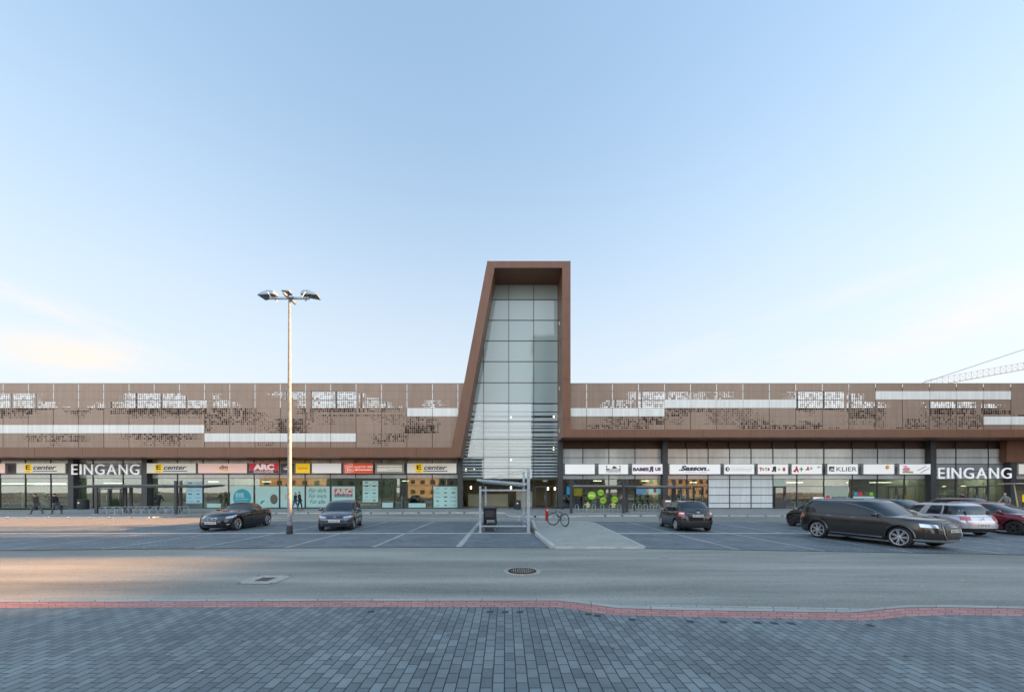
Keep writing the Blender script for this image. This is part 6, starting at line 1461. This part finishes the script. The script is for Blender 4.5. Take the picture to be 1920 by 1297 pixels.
# ---- cars further back at the right
dk1 = dict(c2); dk1.update(L=4.3, W=1.78, H=1.54, wb=2.55, r=.32, zs=[(-2.15, .98), (-1.0, 1.0), (.0, .98), (.9, .98), (1.4, .92), (1.9, .84), (2.15, .72)], paint=paint('dark_brown_metallic', (.022, .018, .02, 1), .4), nose3=.34, cab=dict(f0=1.35, r0=-2.05, f1=.35, r1=-1.55, in0=.14, in1=.44, win=[(.95, -.15, -.60, -.0), (-.25, -1.15, .0, .04), (-1.25, -1.70, .0, .2)], rv=(.3, 1.8), gv=(.22, 1.8)), doors=(.95, -.2, -1.2), handles=(0, -.95), mirror=(.85, 1.04), spokes=5, rimm=mat('dark_hub', (.04, .04, .045, 1), .5),
           patches=[('headlight', (.50, .95, 4.6, 6.2, .010), M_HL), ('grille', (-.35, .35, 4.2, 5.2, .008, 'f', 1), M_TRIM), ('air_intake', (-.5, .5, 1.4, 2.2, .006, 'f', 1), M_TRIM), ('tail_lamp', (.55, .9, 4.2, 6, .01, 'r'), M_TL)], plates=[(2.16, 0, .5, 0, 'HRO KL 12')])
o, sk, ck = car('parked_crossover', (17.6, 20.6, 0), 91, 1.0, 'dark brown crossover facing the shops, half hidden behind the large graphite car', 'car', dk1)
golf = dict(c2); golf.update(nr=7.5, L=4.0, W=1.70, H=1.46, wb=2.48, r=.30, zs=[(-2.0, .92), (-1.0, .94), (.0, .93), (.8, .93), (1.3, .88), (1.8, .78), (2.0, .70)], paint=paint('silver_metallic', (.50, .49, .53, 1), .5), cab=dict(f0=1.15, r0=-1.90, f1=.42, r1=-1.55, in0=.14, in1=.38, win=[(.80, -.10, -.40, -.0), (-.20, -.98, .0, .02), (-1.10, -1.62, .0, .1)], rv=(.25, 1.80), gv=(.20, 1.8), wr=.90, nr1=5, nr0=5.5), doors=(.80, -.15, -1.05), handles=(0, -.85), mirror=(.72, 1.0), spokes=6, mould=(3.1, 3.5, M_TRIM),
            patches=[('tail_lamp', (.48, .84, 4.3, 5.9, .012, 'r'), M_TL), ('bumper', (-.9, .9, 2.0, 3.3, .03, 'r', 1), paint('silver_metallic', (.50, .49, .53, 1), .5)), ('bumper_skirt', (-.9, .9, .6, 1.9, .02, 'r', 1), M_TRIM), ('headlight', (.4, .8, 4.2, 5.4, .01), M_HL)], plates=[(-2.045, 0, .50, 180, 'NVP BL 45')])
o, sk, ck = car('parked_silver_hatchback', (21.1, 18.4, 0), 88, 1.0, 'silver hatchback seen from behind between the graphite car and the dark red car', 'car', golf)
b = MB(); b.tube([(-2.0, -.02, .80), (-2.0, .02, .80)], .04, 10); b.build('emblem', M_CHR, o)
red = dict(dk1); red.update(L=4.35, W=1.78, H=1.47, paint=paint('dark_red_metallic', (.17, .008, .022, 1), .3))
o, sk, ck = car('parked_red_car', (24.3, 18.6, 0), -87, 1.0, 'dark red hatchback at the right edge, facing the road', 'car', red)
b3 = dict(dk1); b3.update(paint=paint('graphite_two', (.022, .023, .025, 1), .4), H=1.42)
o, sk, ck = car('parked_grey_hatchback', (18.0, 17.0, 0), -89, .85, 'dark grey hatchback whose windscreen shows between the graphite and silver cars', 'car', b3)
b4 = dict(dk1); b4.update(paint=paint('black_two', (.01, .01, .011, 1), .2), H=1.60)
o, sk, ck = car('parked_black_van', (27.6, 23.3, 0), 90, 1.0, 'black car whose roof shows above the silver hatchback', 'car', b4)
b5 = dict(dk1); b5.update(paint=paint('black_three', (.015, .02, .02, 1), .2), H=1.50)
o, sk, ck = car('parked_dark_estate', (24.9, 23.4, 0), -90, 1.0, 'dark car in the rear row, its roof just above the windscreen of the graphite car', 'car', b5)

# ================================================================ PEOPLE
def skin(name, verts, edges, radii, m, parent, root=0, sub=2):
    me = bpy.data.meshes.new(name); me.from_pydata(verts, edges, []); ob = bpy.data.objects.new(name, me); COL.objects.link(ob)
    md = ob.modifiers.new('s', 'SKIN'); 
    for i, r in enumerate(radii):
        sv_ = me.skin_vertices[0].data[i]; rr_ = r if isinstance(r, tuple) else (r, r); sv_.radius = rr_; sv_.use_root = (i == root)
    s2 = ob.modifiers.new('u', 'SUBSURF'); s2.levels = sub; s2.render_levels = sub
    dg = bpy.context.evaluated_depsgraph_get(); dg.update(); out = bpy.data.meshes.new_from_object(ob.evaluated_get(dg)); bpy.data.objects.remove(ob)
    return link_mesh(name, out, m, parent, True, fix=False)
M_SKIN = mat('skin', (.42, .24, .17, 1), .55)
def person(loc, rz, label, coat, legs, stride=.32, lean=.08, ht=1.74, hair=(.05, .03, .02, 1), hat=None, arm=.22, shirt=None):
    """local +x is the walking direction"""
    o = empty('person', loc, R(rz), label, 'person', 'people walking along the shops'); s = ht/1.74; o.scale = (s, s, s)
    J = {}
    J['pelvis'] = (0, 0, .93); J['waist'] = (lean*.3, 0, 1.06); J['chest'] = (lean*.7, 0, 1.30); J['neck'] = (lean, 0, 1.48); J['head0'] = (lean+.015, 0, 1.56); J['head1'] = (lean+.03, 0, 1.66); J['crown'] = (lean+.02, 0, 1.72)
    def leg(side, f):
        hx = (0, side*.09, .90); kx = (f*.55+.05*(1 if f > 0 else .2), side*.09, .49 if f > 0 else .48); ax = (f if f > 0 else f-.04, side*.085, .09 if f > 0 else .14); tx = (ax[0]+.15, side*.10, .035 if f > 0 else .04); return hx, kx, ax, tx
    LL, RL = leg(1, stride), leg(-1, -stride)
    def armj(side, f):
        sh_ = (lean*.85, side*.185, 1.42); el = (lean*.85-.02+f*.5, side*.235, 1.14); wr = (lean*.85+f+.10, side*.22, .93); return sh_, el, wr
    LA, RA = armj(1, -arm), armj(-1, arm)
    V = [J['pelvis'], J['waist'], J['chest'], J['neck'], J['head0'], J['head1'], J['crown']]; Rr = [(.13, .10), (.12, .09), (.15, .10), .05, .07, .088, .05]
    E = [(0, 1), (1, 2), (2, 3), (3, 4), (4, 5), (5, 6)]
    for q, rs in ((LL, (.085, .055, .04, .035)), (RL, (.085, .055, .04, .035))):
        b_ = len(V); V += list(q); Rr += list(rs); E += [(0, b_), (b_, b_+1), (b_+1, b_+2), (b_+2, b_+3)]
    for side, q in ((1, LA), (-1, RA)):
        b_ = len(V); V += list(q); Rr += [.055, .042, .03]; E += [(2, b_), (b_, b_+1), (b_+1, b_+2)]
        h_ = Vector(q[2]); palm = len(V); V.append(tuple(h_+Vector((.02, 0, -.07)))); Rr.append((.034, .018)); E.append((b_+2, palm))
        for k, (dy, dz) in enumerate([(-.024, -.070), (-.008, -.082), (.009, -.078), (.024, -.062)]):
            V += [tuple(h_+Vector((.025+dy, .004, -.07+dz*.55))), tuple(h_+Vector((.035+dy, -.008*side, -.07+dz)))]; Rr += [.009, .0075]; E += [(palm, len(V)-2), (len(V)-2, len(V)-1)]
        V += [tuple(h_+Vector((.055, -.01*side, -.06))), tuple(h_+Vector((.068, -.012*side, -.095)))]; Rr += [.011, .009]; E += [(palm, len(V)-2), (len(V)-2, len(V)-1)]
    # nose
    V += [(lean+.125, 0, 1.605)]; Rr += [.016]; E += [(4, len(V)-1)]
    body = skin('body', V, E, Rr, M_SKIN, o)
    b = MB()
    for sd_ in (-1, 1): b.lathe([(0, -.008), (.01, 0), (0, .008)], 8, Matrix.Translation((lean+.105, sd_*.033, 1.635)))
    b.build('eyes', M_BLACK, body, True)
    # jacket, trousers, shoes, hair follow the same joints
    V = [(0, 0, .88), J['waist'], J['chest'], (lean*.95, 0, 1.44), (lean, 0, 1.50)]; Rr = [(.165, .125), (.155, .12), (.185, .13), (.12, .09), (.075, .075)]; E = [(0, 1), (1, 2), (2, 3), (3, 4)]
    for q in (LA, RA): b_ = len(V); V += list(q); Rr += [.078, .062, .050]; E += [(2, b_), (b_, b_+1), (b_+1, b_+2)]
    skin('jacket', V, E, Rr, coat, o)
    V = [(0, 0, .95)]; Rr = [(.15, .12)]; E = []
    for q in (LL, RL): b_ = len(V); V += list(q[:3]); Rr += [.10, .072, .058]; E += [(0, b_), (b_, b_+1), (b_+1, b_+2)]
    skin('trousers', V, E, Rr, legs, o)
    for q in (LL, RL): skin('shoe', [tuple(Vector(q[2])+Vector((-.05, 0, -.03))), tuple(Vector(q[2])+Vector((.05, 0, -.045))), tuple(Vector(q[3])+Vector((.02, 0, .0)))], [(0, 1), (1, 2)], [.045, .045, .034], M_BLACK, o)
    hm_ = mat('hair_%d' % int(hair[0]*1000), hair, .8)
    skin('hair' if not hat else 'cap', [(lean-.035, 0, 1.62), (lean-.01, 0, 1.70), (lean+.045, 0, 1.735)], [(0, 1), (1, 2)], [.082, .098, .062], hat or hm_, o)
    return o
def at(px, py): x, y = G(px, py, SW); return (x, y, SW)
C_COATB = mat('coat_black', (.014, .014, .018, 1), .8); C_COATG = mat('coat_green', (.055, .06, .04, 1), .8); C_JEAN = mat('jeans_dark', (.025, .035, .06, 1), .8); C_JEANB = mat('jeans_blue', (.06, .11, .20, 1), .8); C_TRG = mat('trousers_grey', (.09, .09, .10, 1), .8)
person(at(69, 963.5), 184, 'person in a dark olive jacket walking, left one of the two at the far left', C_COATG, C_TRG, .36, .14, 1.72, (.04, .03, .02, 1))
person(at(106.5, 963.3), 182, 'person in black coat and grey trousers leaning forward, nearer to the left entrance', C_COATB, C_TRG, .30, .20, 1.74, (.02, .015, .01, 1))
person(at(553, 956.5), 4, 'person in black jacket and blue jeans, half hidden by the lamp post', C_COATB, C_JEANB, .26, .05, 1.80)
person(at(561.8, 955.5), 8, 'person in dark coat and cap walking arm in arm just right of the lamp post', C_COATB, C_JEAN, .16, -.02, 1.88, (.03, .03, .03, 1), mat('cap_grey', (.08, .08, .085, 1), .8))
person((X(297, 37), 37.0, SW), 100, 'person in black standing behind the left bicycle racks', C_COATB, C_COATB, .08, .06, 1.85, (.01, .01, .01, 1))
person((X(1890, 33), 33.0, SW), 170, 'person in a pale grey jacket bending near the right entrance', mat('coat_pale', (.30, .28, .27, 1), .8), C_TRG, .2, .22, 1.75, (.4, .35, .3, 1))
person((X(1806, 38.5), 38.5, SW), 170, 'person in dark red coat standing before the right entrance', mat('coat_maroon', (.07, .015, .015, 1), .8), C_TRG, .1, .05, 1.75, (.06, .02, .01, 1))

# a few fallen leaves and scraps on road and paving
rnd = random.Random(3)
spots = [(1415, 1052), (1731, 1097), (1483, 1041), (1805, 1087), (1727, 1081), (1003, 1075), (334, 1074), (316, 1227), (377, 1258), (456, 1202), (894, 1148), (1462, 1159), (146, 1282), (1150, 1215), (840, 1190), (1330, 1262), (620, 1236), (1700, 1230), (520, 1060), (1190, 1100)]
leafm = [mat('leaf_pale', (.55, .52, .42, 1), .7), mat('leaf_brown', (.16, .10, .05, 1), .7)]
for i, (px, py) in enumerate(spots):
    x, y = G(px, py); zz = .006 if py > 1150 else -.01
    o = empty('fallen_leaf', (x, y, zz), rnd.uniform(0, 6), ('pale' if i < 9 else 'brown')+' scrap of leaf lying flat on the '+('road' if py < 1130 else 'front paving'), 'leaf', 'leaves and scraps on the ground')
    b = MB(); s = rnd.uniform(.018, .034); b.poly([(-s, 0, .002), (-s*.3, s*.4, .008), (s*.6, s*.3, .004), (s*1.2, 0, .010), (s*.5, -s*.4, .003), (-s*.4, -s*.35, .006)]); b.poly([(-s, 0, .0), (-s*.3, s*.4, .005), (s*.6, s*.3, .001), (s*1.2, 0, .007), (s*.5, -s*.4, .0), (-s*.4, -s*.35, .003)]); b.build('blade', leafm[0 if i < 9 else 1], o)
for px, py, lab in [(63.5, 952.5, 'dark shoulder bag carried by the left walker'), (109.5, 951, 'dark backpack carried by the walker nearer to the left entrance')]:
    x, y = (px-CX)*G(px, 963.5, SW)[1]/F, G(px, 963.5, SW)[1]
    o = empty('bag', (x+.18, y-.05 if px < 100 else y, Z(py, y)), 0, lab, 'bag'); b = MB(); b.lathe([(0, -.17), (.12, -.16), (.14, 0), (.11, .16), (0, .18)], 14); b.build('pouch', mat('bag_cloth', (.03, .03, .035, 1), .8), o, True)
    b = MB(); b.tube([(-.05, 0, .15), (-.09, .02, .34), (-.16, .03, .48)], .012, 5); b.build('strap', mat('bag_cloth', (.03, .03, .035, 1), .8), o)
# ================================================================ finish
for o in list(bpy.data.objects):
    for k in ('world_parts', '_len'):
        if k in o.keys(): del o[k]
